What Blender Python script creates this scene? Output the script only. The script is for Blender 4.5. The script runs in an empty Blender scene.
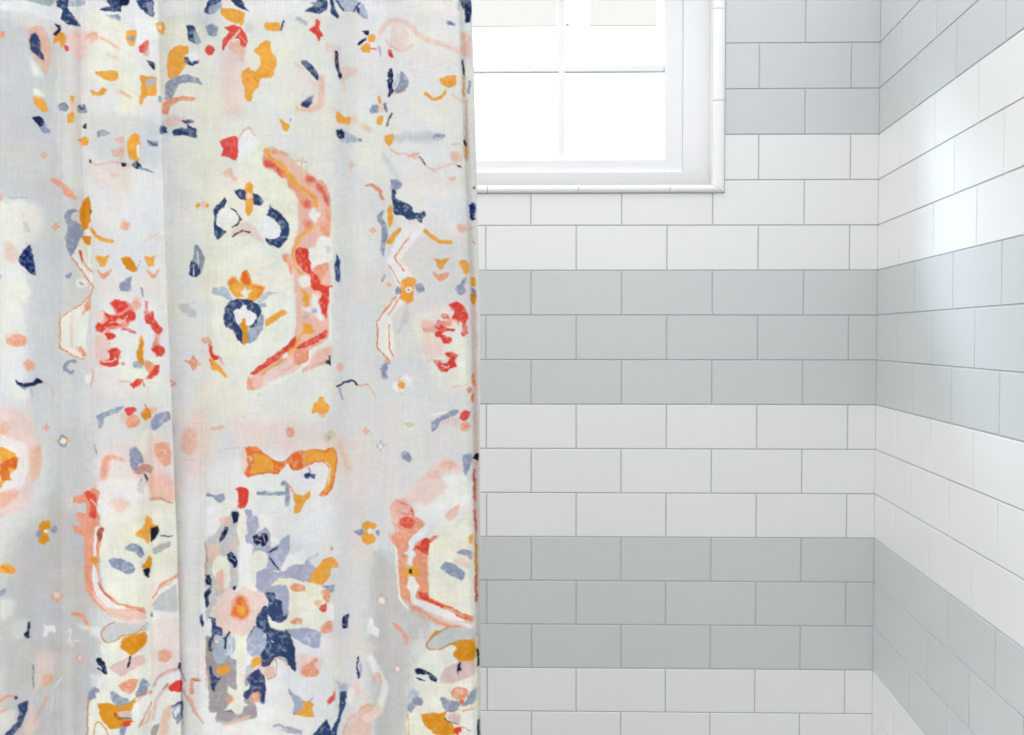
import bpy, math, random
import numpy as np
from mathutils import Matrix, Vector

# ---------------------------------------------------------------- camera
U = 0.154                      # one tile module (6 in tile + joint)
F, CX, CY = 947.144, 583.72, 371.47
PITCH, YAW, ROLL = 0.03717, -0.01913, 0.00059
RH = 0.5 * U * 0.98776         # row height
Z0 = 1.5617                    # height of the joint between white rows and the grey band at eye level
CAM = Vector((-3.02914 * U, -10.4931 * U, Z0 - 0.72556 * U))
cyw, syw, cp, sp, cr, sr = math.cos(YAW), math.sin(YAW), math.cos(PITCH), math.sin(PITCH), math.cos(ROLL), math.sin(ROLL)
right0 = Vector((cyw, -syw, 0)); fh = Vector((syw, cyw, 0)); up = Vector((0, 0, 1))
fwd = fh * cp - up * sp
up0 = fh * sp + up * cp
right = right0 * cr + up0 * sr
upv = up0 * cr - right0 * sr
cam_data = bpy.data.cameras.new('camera')
cam = bpy.data.objects.new('camera', cam_data)
bpy.context.scene.collection.objects.link(cam)
cam.matrix_world = Matrix(((right.x, upv.x, -fwd.x, CAM.x), (right.y, upv.y, -fwd.y, CAM.y),
                           (right.z, upv.z, -fwd.z, CAM.z), (0, 0, 0, 1)))
cam_data.sensor_fit = 'HORIZONTAL'; cam_data.sensor_width = 36.0
cam_data.lens = F / 1024 * 36.0
cam_data.shift_x = -(CX - 512) / 1024
cam_data.shift_y = (CY - 367.5) / 1024
cam_data.clip_start = 0.05
bpy.context.scene.camera = cam

# ---------------------------------------------------------------- light and exposure
sc = bpy.context.scene
sc.view_settings.view_transform = 'Standard'
sc.view_settings.look = 'None'
sc.view_settings.gamma = 1.0
sc.view_settings.use_curve_mapping = False
sc.view_settings.exposure = EXPOSURE = 0.64

world = bpy.data.worlds.new('sky'); sc.world = world; world.use_nodes = True
nt = world.node_tree; nt.nodes.clear()
wo = nt.nodes.new('ShaderNodeOutputWorld'); bg = nt.nodes.new('ShaderNodeBackground')
tc = nt.nodes.new('ShaderNodeTexCoord'); sx = nt.nodes.new('ShaderNodeSeparateXYZ')
mr = nt.nodes.new('ShaderNodeMapRange'); rp = nt.nodes.new('ShaderNodeValToRGB')
mr.inputs['From Min'].default_value = -1.0; mr.inputs['From Max'].default_value = 1.0
rp.color_ramp.elements[0].position = 0.42; rp.color_ramp.elements[0].color = (0.10, 0.10, 0.10, 1)
rp.color_ramp.elements[1].position = 0.65; rp.color_ramp.elements[1].color = (0.975, 0.99, 1.0, 1)
nt.links.new(tc.outputs['Generated'], sx.inputs[0]); nt.links.new(sx.outputs['Z'], mr.inputs['Value'])
nt.links.new(mr.outputs[0], rp.inputs[0]); nt.links.new(rp.outputs[0], bg.inputs[0])
bg.inputs[1].default_value = WORLD = 1.42
nt.links.new(bg.outputs[0], wo.inputs[0])

def light(name, kind, energy, color, loc=(0, 0, 0), direction=(0, 0, -1), **kw):
    d = bpy.data.lights.new(name, kind); d.energy = energy; d.color = color
    for k, v in kw.items(): setattr(d, k, v)
    o = bpy.data.objects.new(name, d); sc.collection.objects.link(o)
    o.location = loc
    o.rotation_euler = Vector(direction).to_track_quat('-Z', 'Y').to_euler()
    return o
# daylight slanting in through the window onto the right wall
light('window_daylight', 'SUN', 1.7, (0.72, 0.83, 1.0), (-2, 2, 4), (1.0, -0.84, -0.70), angle=math.radians(12))

# ---------------------------------------------------------------- helpers
def srgb(r, g, b):
    f = lambda c: (c / 12.92 if c <= 0.04045 else ((c + 0.055) / 1.055) ** 2.4)
    return tuple(f(v / 255) for v in (r, g, b))

def pix_ray(x, y):
    u = x - CX; v = y - CY
    return (right * u - upv * v + fwd * F).normalized()
def at_y(x, y, Y):             # world point seen at pixel x, y on the plane Y
    d = pix_ray(x, y); return CAM + d * ((Y - CAM.y) / d.y)

class MB:
    def __init__(s): s.v = []; s.f = []; s.m = []; s.t = []
    def quad(s, pts, m=0, t=0.0):
        i = len(s.v); s.v += [tuple(p) for p in pts]; s.f.append(tuple(range(i, i + len(pts)))); s.m.append(m); s.t.append(t)
    def box(s, x0, x1, y0, y1, z0, z1, m=0, b=0.0, t=0.0):
        if b <= 0:
            c = [(x0,y0,z0),(x1,y0,z0),(x1,y1,z0),(x0,y1,z0),(x0,y0,z1),(x1,y0,z1),(x1,y1,z1),(x0,y1,z1)]
            for q in ((3,2,1,0),(4,5,6,7),(0,1,5,4),(1,2,6,5),(2,3,7,6),(3,0,4,7)): s.quad([c[k] for k in q], m, t)
            return
        import itertools
        # chamfered box
        X = (x0, x1); Y = (y0, y1); Z = (z0, z1)
        def P(ix, iy, iz, ax):     # vertex on face with axis ax
            p = [X[ix], Y[iy], Z[iz]]; sg = [1 if k == 0 else -1 for k in (ix, iy, iz)]
            for k in range(3):
                if k != ax: p[k] += sg[k] * b
            return tuple(p)
        base = len(s.v); idx = {}
        for ix, iy, iz in itertools.product((0, 1), repeat=3):
            for ax in range(3):
                idx[(ix, iy, iz, ax)] = len(s.v); s.v.append(P(ix, iy, iz, ax))
        def addf(ids, outward):
            a, c, d = (Vector(s.v[ids[0]]), Vector(s.v[ids[1]]), Vector(s.v[ids[2]]))
            n = (c - a).cross(d - c)
            if n.dot(Vector(outward)) < 0: ids = ids[::-1]
            s.f.append(tuple(ids)); s.m.append(m); s.t.append(t)
        for ax in range(3):
            o1, o2 = [k for k in range(3) if k != ax]
            for side in (0, 1):
                ids = []
                for a, c in ((0, 0), (1, 0), (1, 1), (0, 1)):
                    k = [0, 0, 0]; k[ax] = side; k[o1] = a; k[o2] = c
                    ids.append(idx[(*k, ax)])
                n = [0, 0, 0]; n[ax] = 1 if side else -1; addf(ids, n)
        for a1, a2 in ((0, 1), (0, 2), (1, 2)):
            a3 = 3 - a1 - a2
            for s1, s2 in itertools.product((0, 1), repeat=2):
                k0 = [0, 0, 0]; k0[a1] = s1; k0[a2] = s2; k0[a3] = 0; k1 = list(k0); k1[a3] = 1
                n = [0, 0, 0]; n[a1] = 1 if s1 else -1; n[a2] = 1 if s2 else -1
                addf([idx[(*k0, a1)], idx[(*k1, a1)], idx[(*k1, a2)], idx[(*k0, a2)]], n)
        for k in itertools.product((0, 1), repeat=3):
            addf([idx[(*k, 0)], idx[(*k, 1)], idx[(*k, 2)]], [1 if q else -1 for q in k])
    def build(s, name, mats, parent=None, tone=False):
        me = bpy.data.meshes.new(name); me.from_pydata(s.v, [], s.f); 
        for m in mats: me.materials.append(m)
        me.polygons.foreach_set('material_index', s.m)
        if tone:
            a = me.attributes.new('tone', 'FLOAT', 'FACE'); a.data.foreach_set('value', s.t)
        me.update()
        o = bpy.data.objects.new(name, me); sc.collection.objects.link(o)
        if parent: o.parent = parent
        return o
def empty(name, loc):
    o = bpy.data.objects.new(name, None); o.empty_display_size = 0.1; o.location = loc; sc.collection.objects.link(o); return o
def material(name, color, rough=0.5, spec=0.5, noise=0.0, nscale=20, bump=0.0, bscale=200, tone=0.0, coat=0.0):
    m = bpy.data.materials.new(name); m.use_nodes = True; n = m.node_tree.nodes; l = m.node_tree.links
    b = n['Principled BSDF']; b.inputs['Roughness'].default_value = rough
    b.inputs['Specular IOR Level'].default_value = spec
    b.inputs['Coat Weight'].default_value = coat; b.inputs['Coat Roughness'].default_value = 0.08
    tcn = n.new('ShaderNodeTexCoord')
    ns = n.new('ShaderNodeTexNoise'); ns.inputs['Scale'].default_value = nscale; ns.inputs['Detail'].default_value = 3
    l.new(tcn.outputs['Object'], ns.inputs['Vector'])
    val = n.new('ShaderNodeMath'); val.operation = 'MULTIPLY_ADD'
    l.new(ns.outputs['Fac'], val.inputs[0]); val.inputs[1].default_value = noise; val.inputs[2].default_value = 1 - noise / 2
    cur = val.outputs[0]
    if tone:
        at = n.new('ShaderNodeAttribute'); at.attribute_name = 'tone'
        ad = n.new('ShaderNodeMath'); ad.operation = 'MULTIPLY_ADD'
        l.new(at.outputs['Fac'], ad.inputs[0]); ad.inputs[1].default_value = tone; l.new(cur, ad.inputs[2]); cur = ad.outputs[0]
    mx = n.new('ShaderNodeVectorMath'); mx.operation = 'SCALE'
    mx.inputs[0].default_value = color[:3]; l.new(cur, mx.inputs['Scale'])
    l.new(mx.outputs[0], b.inputs['Base Color'])
    if bump:
        nb = n.new('ShaderNodeTexNoise'); nb.inputs['Scale'].default_value = bscale; nb.inputs['Detail'].default_value = 2
        l.new(tcn.outputs['Object'], nb.inputs['Vector'])
        bn = n.new('ShaderNodeBump'); bn.inputs['Strength'].default_value = bump; bn.inputs['Distance'].default_value = 0.001
        l.new(nb.outputs['Fac'], bn.inputs['Height']); l.new(bn.outputs[0], b.inputs['Normal'])
    return m
random.seed(4)
M_white = material('white_glazed_tile', (0.81, 0.82, 0.815), 0.27, 0.5, 0.02, 6, 0.10, 25, 0.010)
M_grey = material('grey_glazed_tile', (0.605, 0.633, 0.635), 0.27, 0.5, 0.03, 6, 0.10, 25, 0.014)
M_grout = material('pale_grey_grout', (0.50, 0.53, 0.535), 0.9, 0.2, 0.1, 60, 0.3, 900)
M_trim = material('white_glazed_trim', (0.88, 0.885, 0.88), 0.2, 0.5, 0.01, 6)
M_paint = material('white_window_paint', (0.855, 0.865, 0.87), 0.4, 0.4, 0.01, 10)

ALB = 0.875
PAINT = """
# whole-cloth grounds (frame px)
Z c~8*.6 p 208,30 330,30 335,240 335,380 320,420 208,400
Z w~8*.6 p 88,30 165,60 165,230 90,220
Z w~6*.8 p 0,0 18,0 60,8 70,30 45,20 25,10 0,10
Z w~5*.9 p 60,0 480,0 480,18 430,14 300,14 220,16 170,16 120,24 85,26
Z w~10*.6 p 340,20 465,20 465,180 400,200 340,120
Z w~8*.7 p 395,190 465,190 465,235 405,230
Z c~8*.7 p 0,205 40,200 45,230 30,255 32,330 0,330
Z w~8*.6 p 0,250 28,270 28,380 0,390
Z pp~8*.7 p 0,412 20,411 35,425 38,450 30,500 15,508 0,505
Z pp~8*.5 p 180,425 205,415 210,470 185,480
Z pp~12*.6 p 240,420 335,430 335,450 330,470 240,450
Z w~8*.7 p 215,465 335,450 340,560 300,540 215,520
Z pp~10*.35 p 335,440 370,440 365,560 340,560
Z pp~8*.7 p 100,450 170,440 175,560 120,600 95,520
Z c~8*.8 p 100,500 165,520 168,640 120,640 102,560
Z w~5*.8 p 215,640 330,630 330,735 215,735
Z c~5*.7 p 105,650 165,640 180,735 100,735
Z w~10*.5 p 165,640 200,650 210,735 180,735
Z c~4*.9 p 430,640 478,640 478,735 410,735 412,690
Z c~4*.9 p 428,530 462,500 470,560 470,620 430,600 425,560
Z c~4*.9 p 104,540 140,500 165,540 160,600 125,602 103,580
Z w~9*.35 p 100,250 165,250 165,390 100,390
Z w~7*.5 p 160,210 208,210 208,250 165,250
Z c~6*.5 p 200,150 212,150 212,380 200,380
Z c~6*.6 p 410,320 462,310 462,385 440,390
Z c~6*.5 p 110,360 150,350 165,385 120,395
Z pp~7*.5 p 420,360 460,300 425,320
Z w~8*.6 p 85,455 130,460 130,500 100,505
Z w~8*.6 p 425,470 466,470 466,520 430,520
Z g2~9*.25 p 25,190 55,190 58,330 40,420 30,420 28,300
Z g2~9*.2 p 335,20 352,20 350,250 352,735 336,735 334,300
Z w~10*.3 p 352,120 385,120 385,260 355,260
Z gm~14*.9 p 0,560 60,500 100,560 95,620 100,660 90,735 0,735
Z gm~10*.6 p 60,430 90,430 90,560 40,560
Z gm~8*.8 p 370,560 392,560 430,620 412,650 405,735 372,735
Z w~8*.3 p 165,230 200,230 204,640 180,640
Z g~10*.6 p 30,200 80,200 80,440 30,440
Z g~6*.9 p -10,22 20,22 50,35 60,60 52,110 60,190 -10,190
Z g~7*.6 p 95,115 155,120 160,165 95,160
Z c~7*.8 p 150,25 205,30 212,95 205,200 212,235 205,240 170,150 165,120
Z w~6*.3 p 162,26 203,24 210,60 208,140 206,640 180,640 168,400 163,200
Z pp~6*.6 p 182,425 205,408 208,460 188,480
Z c~6*.6 p 355,120 400,120 385,190 360,180
Z c~5*.6 p 400,30 460,35 460,45 420,40
Z w~6*.8 p 100,60 140,55 145,80 110,85
Z g~4*.5 p 395,135 440,133 440,142 395,142
# A1
A1 w~1.5 p 0,18 60,18 70,0 150,0 225,30 245,90 180,75 110,45 0,42
A1 tg p 95,0 205,0 205,20 175,22 140,12
A1 n p 218,0 265,0 262,30 285,60 300,85 312,100 265,95 235,75 240,40 220,20
A1 l p 265,5 325,0 328,18 290,25 268,25
A1 w p 288,45 312,40 320,80 300,78
A1 n p 415,0 495,0 490,15 460,25 465,45 390,40 395,28 425,22
A1 b p 410,60 455,58 470,82 430,75
A1 c~2 p 335,60 380,50 480,90 503,120 503,420 420,330 345,330
A1 P*.55 p 110,110 165,100 190,150 195,230 180,290 165,270 130,220 108,170
A1 n p 118,135 140,125 155,160 160,200 172,240 150,225 120,190 112,160
A1 c~3 p 115,225 140,250 165,290 130,290
A1 o p 125,378 150,370 180,405 185,430 165,430 135,405
A1 c~2 p 130,340 160,350 170,375 130,370
A1 b p 150,455 175,480 200,515 170,515 150,490
A1 N p 125,455 160,450 172,475 155,490 140,480
A1 b p 225,405 250,398 265,420 255,435 230,425
A1 N*.5 s 4 228,408 250,400 262,418
A1 b p 300,410 330,405 335,435 305,435
A1 N*.6 s 5 305,410 318,422 328,410
A1 o p 273,372 288,372 285,405 290,450 285,475 262,478 260,445 278,430
A1 pp p 270,395 298,400 295,430 272,432
A1 N p 212,95 235,100 232,125 215,140 208,130 222,115
A1 o p 208,148 235,125 258,145 252,172 235,185 230,160 210,168
A1 r p 248,178 268,176 268,195 252,195
A1 N p 290,190 300,185 300,218 288,215
A1 pp~3 p 255,125 330,120 330,230 280,220 265,160
A1 P*.5~.9 s 12 335,150 350,135 400,150 450,180 503,208
A1 P*.5~2 p 340,130 375,125 380,145 345,170
A1 P*.35~2 s 10 420,210 460,230
A1 o p 370,278 420,272 455,278 460,305 430,315 395,300 372,292
A1 o p 348,345 375,358 398,335 415,345 400,368 360,368
A1 P*.5 p 445,345 503,372 503,388 470,375
A1 N p 318,492 335,475 335,500
A1 o p 298,540 340,532 340,560 318,565 310,550
A1 b p 372,508 405,503 425,515 400,528 375,530
A1 P*.6 p 440,535 480,530 480,555 450,550
A1 P*.5 p 430,580 475,575 480,610 440,605
A1 P*.5 s 10 350,625 380,638 420,628 470,632 503,640
A1 N p 345,618 352,618 352,632 345,630
A1 N p 468,630 490,632 488,642
A1 P*.5 p 428,670 465,673 440,688
A1 P d 172,600 30
A1 P s 14 200,695 230,705 265,735
A1 P p 0,120 16,122 14,145 0,150
A1 pp*.6~3 p 190,440 225,470 225,500 205,480
A1 pp*.5~4 p 340,640 503,640 503,735 400,735 345,690
# B1
B1 w~2 p 60,70 130,72 150,85 130,230 80,230 65,150
B1 N p 0,0 35,0 30,20 10,22 5,40 0,45
B1 n p 62,0 128,0 128,65 100,50 75,25
B1 b p 100,10 125,5 125,60 110,50
B1 n p 345,0 392,0 385,35 360,55 325,48 335,20
B1 l p 350,25 392,5 388,35 360,55 340,48
B1 n p 430,0 470,0 495,40 480,38 450,22
B1 c~2 p 0,90 20,100 60,200 60,410 0,430
B1 o p 392,32 440,35 480,50 475,80 450,90 415,75 392,52
B1 o p 140,90 165,88 178,110 165,132 145,120
B1 c p 148,98 165,95 162,115 150,112
B1 n p 255,98 285,100 300,130 312,165 290,168 265,155 262,130
B1 l p 285,120 300,130 312,165 290,168
B1 b p 332,98 360,92 382,105 375,140 350,138 335,120
B1 o p 25,120 60,115 62,150 50,180 30,170 20,140
B1 b p 30,140 55,140 50,160 35,158
B1 r p 72,180 105,155 110,180 95,205 75,200
B1 P*.6~1.5 p 95,165 112,160 110,215 90,210
B1 r e 348,193 18 20
B1 o p 185,205 215,180 260,178 262,230 248,265 220,295 190,305 180,270
B1 w p 250,215 300,200 305,235 270,255
B1 n p 245,220 262,222 275,240 305,230 300,245 275,255 255,245
B1 N p 105,232 130,240 135,262 130,270 110,245
B1 o p 75,290 105,295 140,300 140,370 105,372 85,400 72,395 85,345
B1 l p 95,315 135,300 135,325 105,340
B1 b p 175,385 178,325 215,295 260,288 305,305 320,325 280,318 240,325 215,345 200,380
B1 c~2 p 205,380 225,345 280,325 310,345 290,375 240,385
B1 P p 165,400 200,380 250,372 290,375 285,388 240,390 200,405 185,440 165,440
B1 pp~2 p 160,470 200,450 240,455 280,470 240,485 170,490
B1 n p 155,485 180,495 180,515 155,520
B1 n p 205,505 240,495 262,500 260,480 235,470 280,462 285,475 265,480 298,505 295,532 255,525 210,525
B1 b*.5 p 225,500 260,492 295,510 270,515
B1 b p 148,370 160,370 158,395 148,392
B1 r p 402,105 440,97 475,110 490,150 480,165 455,150 430,150 415,170 395,195 400,150 425,120
B1 pp s 8 430,160 445,140 460,115
B1 P*.6~2 p 415,170 450,160 480,170 480,240 430,200
B1 pp~6*.7 p 395,215 480,215 480,440 400,440
B1 o p 470,290 503,260 503,390 485,380 482,330
B1 o p 25,560 40,525 62,512 75,530 78,620 50,620 30,600
B1 w p 65,560 75,560 75,612 65,600
B1 P*.5~2 p 0,560 15,560 15,620 0,615
B1 N p 5,628 25,632 22,642 8,640
B1 N p 45,632 68,620 85,645 70,655 50,645
B1 b s 8 75,650 125,665
B1 b p 105,545 145,545 148,560 120,565
B1 n s 4 107,545 145,562
B1 P*.5 p 0,345 50,375 40,382 0,360
B1 r p 385,545 450,525 458,560 452,618 420,610 392,605 400,575
B1 P*.5 s 10 460,540 480,510 503,495
B1 P*.5 p 400,665 430,645 440,675 460,690 440,703 405,690
B1 c~4*.7 p 310,660 370,640 370,735 310,735
B1 o p 470,735 475,710 503,705 503,735
B1 N p 465,735 503,732 503,735
# C1
C1 n p 250,42 280,25 300,0 335,0 335,35 310,52 270,48
C1 b p 272,10 310,5 320,20 290,25
C1 n p 345,0 360,0 365,30 382,65 372,70 352,50
C1 l p 365,0 455,0 462,30 475,65 440,45 400,45 385,30
C1 n s 7 375,5 400,40
C1 n s 7 440,45 462,10
C1 n p 448,20 470,40 495,70 478,68 455,45
C1 b*.6~1.5 s 16 225,72 255,92
C1 r p 295,75 310,85 308,110 325,135 312,145 305,162 292,135 268,115 290,100
C1 o p 95,90 130,85 155,90 155,115 125,122 100,112
C1 n s 7 158,112 170,82
C1 g*.6~2 e 35,105 20 20
C1 r p 0,110 18,125 30,155 20,180 0,175
C1 P s 6 0,140 20,165
C1 o p 0,50 12,60 15,85 0,100
C1 n p 0,0 15,15 32,45 15,35 0,20
C1 o p 75,175 100,155 118,165 120,195 140,220 140,255 120,300 80,305 75,335 50,360 42,392 30,385 25,345 8,320 8,275 35,270 60,275 80,245 75,215 52,200 60,188
C1 O*.6 s 3 25,300 40,315
C1 O*.6 s 3 50,295 70,320
C1 P*.4 s 3 15,280 35,340
C1 pp~4*.6 p 210,245 300,330 325,300 325,400 290,430 215,425 225,400 290,400 300,360
C1 P*.35~1.5 p 300,290 325,300 322,410 280,432 218,425 222,412 270,415 305,390
C1 n p 236,240 255,235 290,265 305,295 298,312 270,280 245,252
C1 n p 232,400 275,375 280,395 262,415 240,412
C1 b*.7 p 255,380 285,365 288,378 265,398
C1 P*.4~2 s 10 215,248 245,268
C1 P*.35~2 p 355,180 390,180 395,250 450,270 450,290 410,310 410,350 395,350 385,300 365,250
C1 N p 365,195 378,200 385,260 396,295 385,305 370,260
C1 P*.5~2 e 340,185 5 18
C1 o p 370,432 390,440 405,455 430,455 422,485 400,480 375,470
C1 P*.3~2 p 425,450 455,455 450,475 430,480
C1 l p 375,505 400,500 430,520 470,540 450,550 410,553 380,540
C1 N p 372,502 395,500 405,515 400,535 378,530
C1 o p 155,460 178,475 190,480 182,512 165,500
C1 b*.6 e 195,462 5 9
C1 N p 470,122 495,118 492,140
C1 N s 9 462,170 482,152
C1 o p 465,185 490,165 503,170 503,205 475,200
C1 w p 478,180 492,178 490,195 478,192
C1 P*.4 d 430,640 38
C1 P*.3 d 240,635 25
C1 O*.3 s 4 0,520 35,490 70,540 92,570
C1 w~1 p 0,540 35,500 75,555 60,600 0,620
C1 c~2 p 0,620 60,600 95,640 150,735 0,735
C1 P~1 p 92,590 110,570 140,575 180,600 230,640 290,690 335,735 190,735 150,680 100,640
C1 R~1 p 92,610 105,605 145,640 175,670 200,715 215,735 185,735 155,680 125,655 95,640
C1 w*.6~1 s 10 105,590 140,610 175,650
C1 o s 13 98,578 135,615 170,640 205,690 245,725 270,735
C1 pp~1 s 16 150,590 200,630 250,680 300,730
C1 P~1 s 14 260,685 300,710 330,735
C1 P*.6 s 8 120,580 160,585 190,600
C1 P d 210,640 14
C1 o p 20,735 20,710 40,702 48,720 45,735
C1 N s 6 0,732 15,733
# D1
D1 l p 0,20 15,15 35,70 10,70 0,50
D1 N p 5,122 32,118 28,140
D1 N s 9 0,170 18,150
D1 o p 28,145 45,132 60,145 55,162 35,162
D1 o p 3,185 25,172 38,180 30,198 10,202
D1 r*.8 s 6 42,188 65,190
D1 b s 5 77,178 78,215
D1 R p 108,190 125,200 130,222 112,218
D1 b p 335,78 355,85 372,92 365,98 335,95
D1 n*.5 s 4 340,82 360,90
D1 n p 385,0 430,0 428,80 408,85 402,40
D1 N p 405,10 425,30 425,80 410,80
D1 l s 8 380,35 388,5
D1 P*.5~2 p 395,130 425,140 425,220 400,210
D1 w*.5~1 p 130,90 160,100 150,150 130,145
D1 N p 110,270 125,270 125,340 130,350 115,375 108,370
D1 b p 155,275 175,285 188,315 175,350 145,360 130,350 150,325
D1 l*.8 s 12 135,330 145,290
D1 P*.35 s 10 130,362 170,352
D1 o p 305,300 370,292 368,330 340,340 315,325
D1 o s 14 255,362 285,382 315,375 330,355
D1 P*.3 s 12 360,370 395,390
D1 P*.25~2 s 6 195,230 200,270 215,300
D1 P*.3 s 4 280,260 340,240 380,250
D1 N s 7 398,235 402,290
D1 b p 418,310 428,312 425,360 416,355
D1 O*.5 s 10 400,300 402,370
D1 o s 12 72,375 78,395
D1 b p 35,425 55,402 72,410 68,435 45,440
D1 b p 88,405 105,400 105,435 92,430
D1 N*.6 s 4 92,405 102,430
D1 pp p 70,400 92,405 90,435 72,435
D1 o p 65,455 85,445 90,465 80,485 65,478
D1 N*.8 s 7 102,488 110,460 122,440
D1 o p 98,525 130,520 132,540 115,565 95,550
D1 P*.5 s 8 115,570 140,590 170,595 200,605 230,590
D1 P*.5 p 180,598 225,590 222,620 205,615
D1 P*.4 s 9 230,620 260,645 290,658 330,640 370,632
D1 P*.5~1.5 p 345,590 385,588 390,625 355,620
D1 P*.5 s 8 360,560 385,555
D1 N s 8 230,608 250,635
D1 N s 6 378,640 390,645
D1 b p 283,518 305,515 330,525 305,543 283,540
D1 w*.6 s 6 290,540 330,540
D1 P*.5 p 340,685 370,685 355,700
D1 N s 9 405,548 410,565
D1 o*.5~2 p 400,570 425,575 418,620 405,615
D1 P*.35~2 p 0,480 40,490 45,510 20,510
D1 b e 0,542 6 7
D1 b*.6 p 115,735 120,695 150,705 162,715 148,735
D1 P s 10 25,720 45,715 65,735
D1 g2*.4~3 p 80,590 110,620 150,680 140,690 95,630
D1 N e 442,725 4 5
D1 g2*.5~4 p 135,525 280,512 280,545 140,545
# A2
A2 P s 13 205,0 240,25 250,45 290,72
A2 P p 250,40 280,40 282,60 255,60
A2 P*.8 e 3,68 6 12
A2 b*.35 s 8 35,68 100,68
A2 g2 p 85,130 98,125 100,145 88,145
A2 b p 88,165 105,165 118,205 100,200
A2 P*.35~3 p 15,240 45,240 70,290 55,320 20,310
A2 n2 p 118,248 122,270 132,300 137,330 135,368 100,345 68,310 95,270
A2 b*.6 e 0,372 7 8
A2 c~3 p 0,410 100,395 120,440 60,480 0,470
A2 P~1.5 p 25,620 50,600 85,600 105,618 95,640 50,642
A2 P*.4~3 s 20 30,605 60,595
A2 P d 112,710 38
A2 P d 215,182 36
A2 b p 250,150 252,130 275,112 305,115 280,130 275,150 300,165 330,200 300,240 275,295 255,260 262,200
A2 y p 310,110 325,80 343,60 352,90 352,160 335,180 315,185 308,150
A2 w p 325,190 350,185 350,215 325,230
A2 y p 315,220 350,222 345,260 325,240
A2 N p 345,118 355,122 352,135
A2 o s 14 352,190 372,215 400,232 435,238
A2 r p 305,275 318,270 320,300 308,305
A2 P s 10 315,300 335,325 352,345
A2 P~1 p 320,480 355,460 345,500 310,525
A2 P~1 p 285,640 310,650 335,680 320,685 290,660
A2 b*.9 p 255,370 275,355 278,368 262,382
A2 w p 300,390 335,385 340,412 305,415
A2 o p 370,292 400,298 428,288 412,315 408,335 388,335 380,315
A2 P p 375,345 400,360 430,345 418,372 395,380
A2 P*.6~2 e 482,175 18 20
A2 y p 470,300 503,300 503,350 485,335
A2 b p 470,400 503,375 503,430 475,425
A2 r p 425,475 460,462 503,480 503,540 480,510 455,530 440,500
A2 R p 370,560 400,545 400,510 430,525 445,545 480,535 503,560 470,575 420,580 445,600 430,618 410,605 395,585 372,585
A2 w s 5 400,560 440,555 480,545
A2 w s 4 390,600 420,570
A2 pp~3 p 375,520 400,510 410,600 380,620
A2 R p 390,690 420,690 425,655 455,650 468,685 440,720 395,720 385,705
A2 w s 4 400,700 440,690 460,670
A2 P*.4~4 p 370,610 420,610 420,700 390,720 372,690
A2 r e 423,635 4 4
A2 b s 12 250,735 255,712 275,700 290,702
A2 c*.7~5 p 0,90 130,90 165,140 160,200 120,240 0,230
# B2
B2 y p 5,305 40,300 68,345 55,358 30,345
B2 b p 0,430 0,400 25,395 45,370 50,378 38,400 45,425 20,432
B2 b*.5 s 5 65,350 78,310
B2 P*.6~2 e 22,178 20 18
B2 P*.4 s 5 90,240 150,205
B2 o p 95,292 118,300 140,290 132,315 130,335 112,335 100,318
B2 P p 98,345 125,362 152,345 140,372 120,380
B2 r p 0,470 40,480 60,515 55,545 30,540 0,500
B2 R p 95,465 110,510 125,505 135,550 165,575 158,598 140,600 120,570 95,530
B2 R s 8 5,580 30,575 60,590
B2 R p 120,650 145,600 150,635 172,650 165,680 140,685
B2 P*.6~2 p 50,460 75,455 75,480 55,490
B2 b s 8 82,420 88,450
B2 o p 70,610 85,600 85,640 92,690 80,715 65,690 75,650
B2 b p 52,705 75,700 90,725 55,728
B2 R p 95,715 115,710 112,735 98,735
B2 c~3*.8 p 0,610 65,610 60,700 0,700
B2 o p 290,100 302,88 310,98 300,108
B2 o p 330,98 340,90 348,100 338,108
B2 P*.4 e 320,95 9 12
B2 b p 270,320 285,300 290,250 315,270 328,310 318,350 300,372 270,368
B2 n p 270,320 298,318 310,345 300,372 270,370
B2 w s 3 285,330 285,368
B2 w s 2 300,275 305,330
B2 b*.4 p 225,485 265,480 300,515 290,530 260,525
B2 b*.3 s 5 260,480 290,470
B2 P d 285,702 48
B2 n p 365,105 410,70 408,110 375,145 380,185 412,195 375,228 362,215
B2 w~1 p 375,140 410,105 445,115 465,150 440,185 412,195 380,180
B2 n s 7 425,110 450,120 465,145 455,165
B2 n p 445,45 475,35 490,60 485,82 460,65
B2 o p 482,10 503,10 503,110 485,100
B2 w s 12 470,25 480,50
B2 pp~1 p 430,225 470,170 503,165 503,215 470,205
B2 N s 8 440,218 465,200 500,208
B2 P*.6~2 p 360,250 400,245 385,265 365,300
B2 l~1 p 358,425 390,415 430,420 445,455 400,450 365,445
B2 O~1 p 415,390 440,372 468,385 475,355 495,350 503,375 503,440 470,455 440,445 420,425
B2 o s 10 425,410 450,430 480,440
B2 c p 475,400 495,395 503,430 480,440
B2 n p 400,530 405,480 440,462 475,458 503,475 503,620 475,635 455,610 420,580
B2 w p 440,505 460,480 475,500 503,495 503,560 480,580 450,545
B2 b*.6~1 p 405,560 440,580 450,605 420,590
B2 y s 18 482,540 484,630
B2 P*.7~1 p 315,615 345,605 345,630 325,632
B2 R p 345,630 370,660 385,690 365,700 348,670
B2 P s 8 350,625 385,680 400,710
B2 o p 345,690 370,705 400,735 355,735
B2 pp*.5~4 p 365,480 400,475 400,560 370,560
B2 c~4*.6 p 380,650 503,660 503,735 430,735
# C2
C2 P~1 p 160,0 310,0 345,50 352,110 345,230 300,240 265,250 290,330 345,400 345,590 240,690 180,735 60,735 210,610 215,400 200,330 170,280 205,230 225,190 220,70
C2 o s 12 195,0 230,25 265,55 285,90 290,115
C2 R~1 s 14 165,0 190,20 215,50
C2 w~1 s 7 175,10 215,60 225,110
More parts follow.
